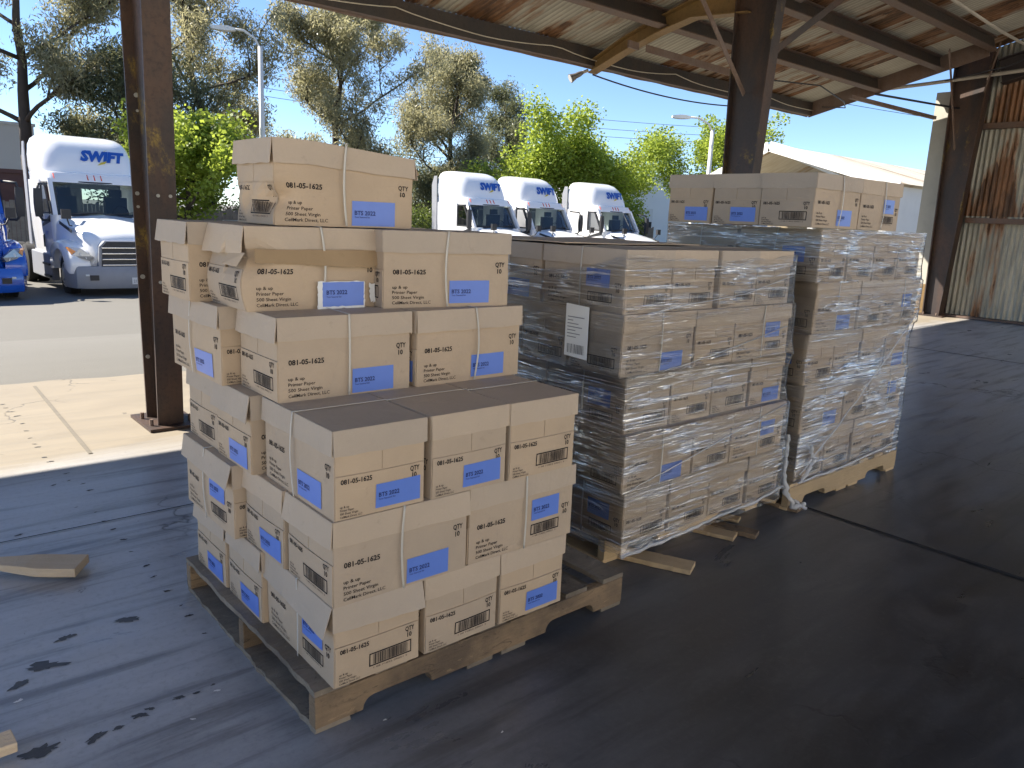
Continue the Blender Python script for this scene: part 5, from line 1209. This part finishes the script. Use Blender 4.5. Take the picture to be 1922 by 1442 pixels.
def lamp(x, y, h, arm, label):
    z0 = gz(x, y); t = empty('street_lamp', (x, y, z0), 0, label, 'street lamp', 'street lamps behind the yard')
    mb = MB(); mb.tube([(0, 0, 0), (0, 0, h * .5), (0, 0, h)], [.13, .11, .085], 10); mb.build('pole', M_POLE, t, smooth=True)
    dx, dy = arm; mb = MB(); mb.tube([(0, 0, h - .12), (dx * .15, dy * .15, h + .25), (dx * .45, dy * .45, h + .48), (dx * .8, dy * .8, h + .50)], .045, 8); mb.build('arm', M_POLE, t, smooth=True)
    mb = MB(); mb.gbox(-.42, .42, -.17, .17, -.07, .10, 8, 4, 2); a = math.atan2(dy, dx); c = Vector((dx, dy, h + .47))
    mb.build('lamp_head', simple('lamp_head_grey', (.62, .62, .60), .4), t, smooth=True, sharp=50, fn=lambda p: c + Matrix.Rotation(a, 3, 'Z') @ Vector((p.x, p.y * (1 - .35 * (p.x / .42) ** 2), p.z * (1 - .5 * (p.x / .42) ** 2))))
lamp(12.6, 29.7, 8.15, (-1.15, .55), 'tall pale street lamp rising above the cartons at left')
lamp(30.75, 22.3, 6.6, (-1.2, .9), 'shorter street lamp just left of the middle column')
M_BWHITE = simple('white_stucco', (.72, .74, .76), .8, var=.05, scale=.5); M_BSHADE = simple('roller_door_steel', (.62, .63, .64), .6); M_DARKIN = simple('dark_opening', (.02, .02, .022), .9)
def warehouse(name, x0, x1, y0, y1, h, doors, label, m=None, mroof=None):
    z0 = YARD - .2; t = empty(name, (x0, y0, z0), 0, label, 'building'); m = m or M_BWHITE
    mb = MB(); mb.box(0, x1 - x0, 0, y1 - y0, 0, h); mb.build('wall', m, t)
    mb = MB(); mb.box(-.08, x1 - x0 + .08, -.08, y1 - y0 + .08, h + .002, h + .16); mb.build('parapet', m, t)
    for (a, b, c, opening) in doors:
        mb = MB(); mb.box(a, b, -.03, -.002, .2, c); d = mb.build('door', M_BSHADE, t)
        if opening: mb = MB(); mb.box(a + .1, b - .1, -.05, -.032, .2, c * opening); mb.build('opening', M_DARKIN, d)
    return t
warehouse('warehouse', 44, 78, 40.5, 60, 6.1, ((1.5, 5.0, 3.6, .72), (7.0, 10.5, 3.6, 0), (13, 17, 3.6, 0)), 'long white warehouse with a half open dark roller door at right')
warehouse('long_building', -30, 8.8, 52, 64, 6.3, ((4, 9, 3.6, 0), (22, 26, 3.6, 0)), 'long pale grey building behind the fence at the left edge', simple('pale_grey_wall', (.50, .52, .55), .8, var=.06, scale=.4))
warehouse('container', 3.0, 8.0, 38, 40.4, 3.4, (), 'dark red brown container behind the fence left of the white truck', simple('brown_container', (.11, .045, .035), .6, var=.2))
warehouse('warehouse', -32, 34, -34, -16.5, 8.5, ((6, 10, 4, 0), (20, 24, 4, 0), (40, 44, 4, 0)), 'unseen cream warehouse added behind the photographer to bounce sunlight', simple('cream_bounce_stucco', (.74, .71, .64), .8, var=.04, scale=.5))  # not in view, added as a sunlit bounce surface for the shed
warehouse('white_hut', -4, 2.6, 36.5, 40, 3.1, ((1, 3, 2.2, 0),), 'low white hut with a flat roof behind the blue truck')
# gabled steel building on the right
gx0, gy0, gy1 = 25.5, 11.5, 18.3; gm = (gy0 + gy1) / 2 + .9; ze, zr = 2.98, 4.28
gb = empty('gabled_building', (gx0, gy0, -1.1), 0, 'white gabled steel building with a weathered tan roof beyond the farthest stack', 'building')
def G(x, y, z): return (x - gx0, y - gy0, z + 1.1)
M_TAN = corrugated('weathered_tan_roof', 'x', (.68, .60, .45), (.52, .36, .19), pale=(.80, .76, .64), ribk=.2, less=.06); M_GWALL = simple('grey_white_siding', (.55, .56, .56), .7, var=.12, scale=1.5); M_FASC = simple('white_fascia', (.80, .79, .75), .6)
mb = MB(); mb.add([G(gx0 - .3, gy0 - .35, ze - .05), G(gx0 + 26, gy0 - .35, ze - .05), G(gx0 + 26, gm, zr), G(gx0 - .3, gm, zr)], [(0, 1, 2, 3)]); mb.build('roof', M_TAN, gb)
mb = MB(); mb.add([G(gx0 - .3, gy1 + .35, ze - .05), G(gx0 + 26, gy1 + .35, ze - .05), G(gx0 + 26, gm, zr + .002), G(gx0 - .3, gm, zr + .002)], [(3, 2, 1, 0)]); mb.build('roof', M_TAN, gb)
mb = MB(); mb.bar(G(gx0 - .32, gy0 - .4, ze - .12), G(gx0 - .32, gm, zr - .08), .05, .34); mb.bar(G(gx0 - .32, gm + .02, zr - .08), G(gx0 - .32, gy1 + .4, ze - .12), .05, .34); mb.build('fascia', M_FASC, gb)
mb = MB(); mb.box(0, 26, -.02, .08, 0, ze + 1.0); mb.build('wall', M_GWALL, gb)
mb = MB(); mb.box(4.0, 4.1, .08, 6.7, 0, ze + 1.0); mb.build('wall', simple('gable_inner_tan', (.50, .40, .26), .8, var=.2), gb)
mb = MB(); 
for yy in (gy0 + .1, gy0 + 2.6, gy1 - .2): mb.box(.2, .4, yy - gy0, yy - gy0 + .2, 0, ze + .9)
mb.bar(G(gx0, gy0, ze - .1), G(gx0, gy1, ze - .1), .12, .16); mb.bar(G(gx0 + .02, gy0 + 1.2, ze), G(gx0 + .02, gm - .6, zr - .4), .08, .1); mb.build('gable_truss', M_FASC, gb)
# wires and pole
def wire(a, b, s_, label): tubething('power_line', sag(a, b, s_, 20), .022, M_CABLE, label, 'power line', 'power lines crossing the sky', 4)
wire((20, 75, 13.6), (75, 50, 11.6), 1.0, 'top power line in the sky right of the green tree')
wire((20, 75, 12.6), (75, 50, 10.8), 1.0, 'second power line just under the top one')
wire((20, 75, 12.0), (75, 50, 10.1), 1.1, 'third power line of the close bundle')
wire((28, 70, 7.0), (75, 50, 7.4), .6, 'low power line above the white warehouse')
wire((28, 70, 6.0), (75, 50, 6.2), .5, 'lowest power line above the white warehouse')
wire((48, 40, 12.9), (90, 26, 11.5), .5, 'power line crossing the sky right of the middle column')
pl = empty('utility_pole', (86, 68, -1), 0, 'distant wooden utility pole with crossarms above the white warehouse', 'utility pole')
mb = MB(); mb.tube([(0, 0, 0), (0, 0, 9.6)], [.2, .15], 8); mb.build('pole', M_BARK, pl, smooth=True)
for z in (9.2, 8.1): mb = MB(); mb.bar((-1.3, 1.2, z), (1.3, -1.2, z), .12, .14); mb.build('crossarm', M_BARK, pl)
gp = empty('gate_post', (36.6, 27.4, gz(36, 27)), 0, 'white gate post at the right end of the fence', 'post'); mb = MB(); mb.box(-.12, .12, -.12, .12, 0, 2.7); mb.build('post', M_FASC, gp); mb = MB(); mb.box(-.16, .16, -.16, .16, 2.705, 2.78); mb.build('cap', M_FASC, gp)
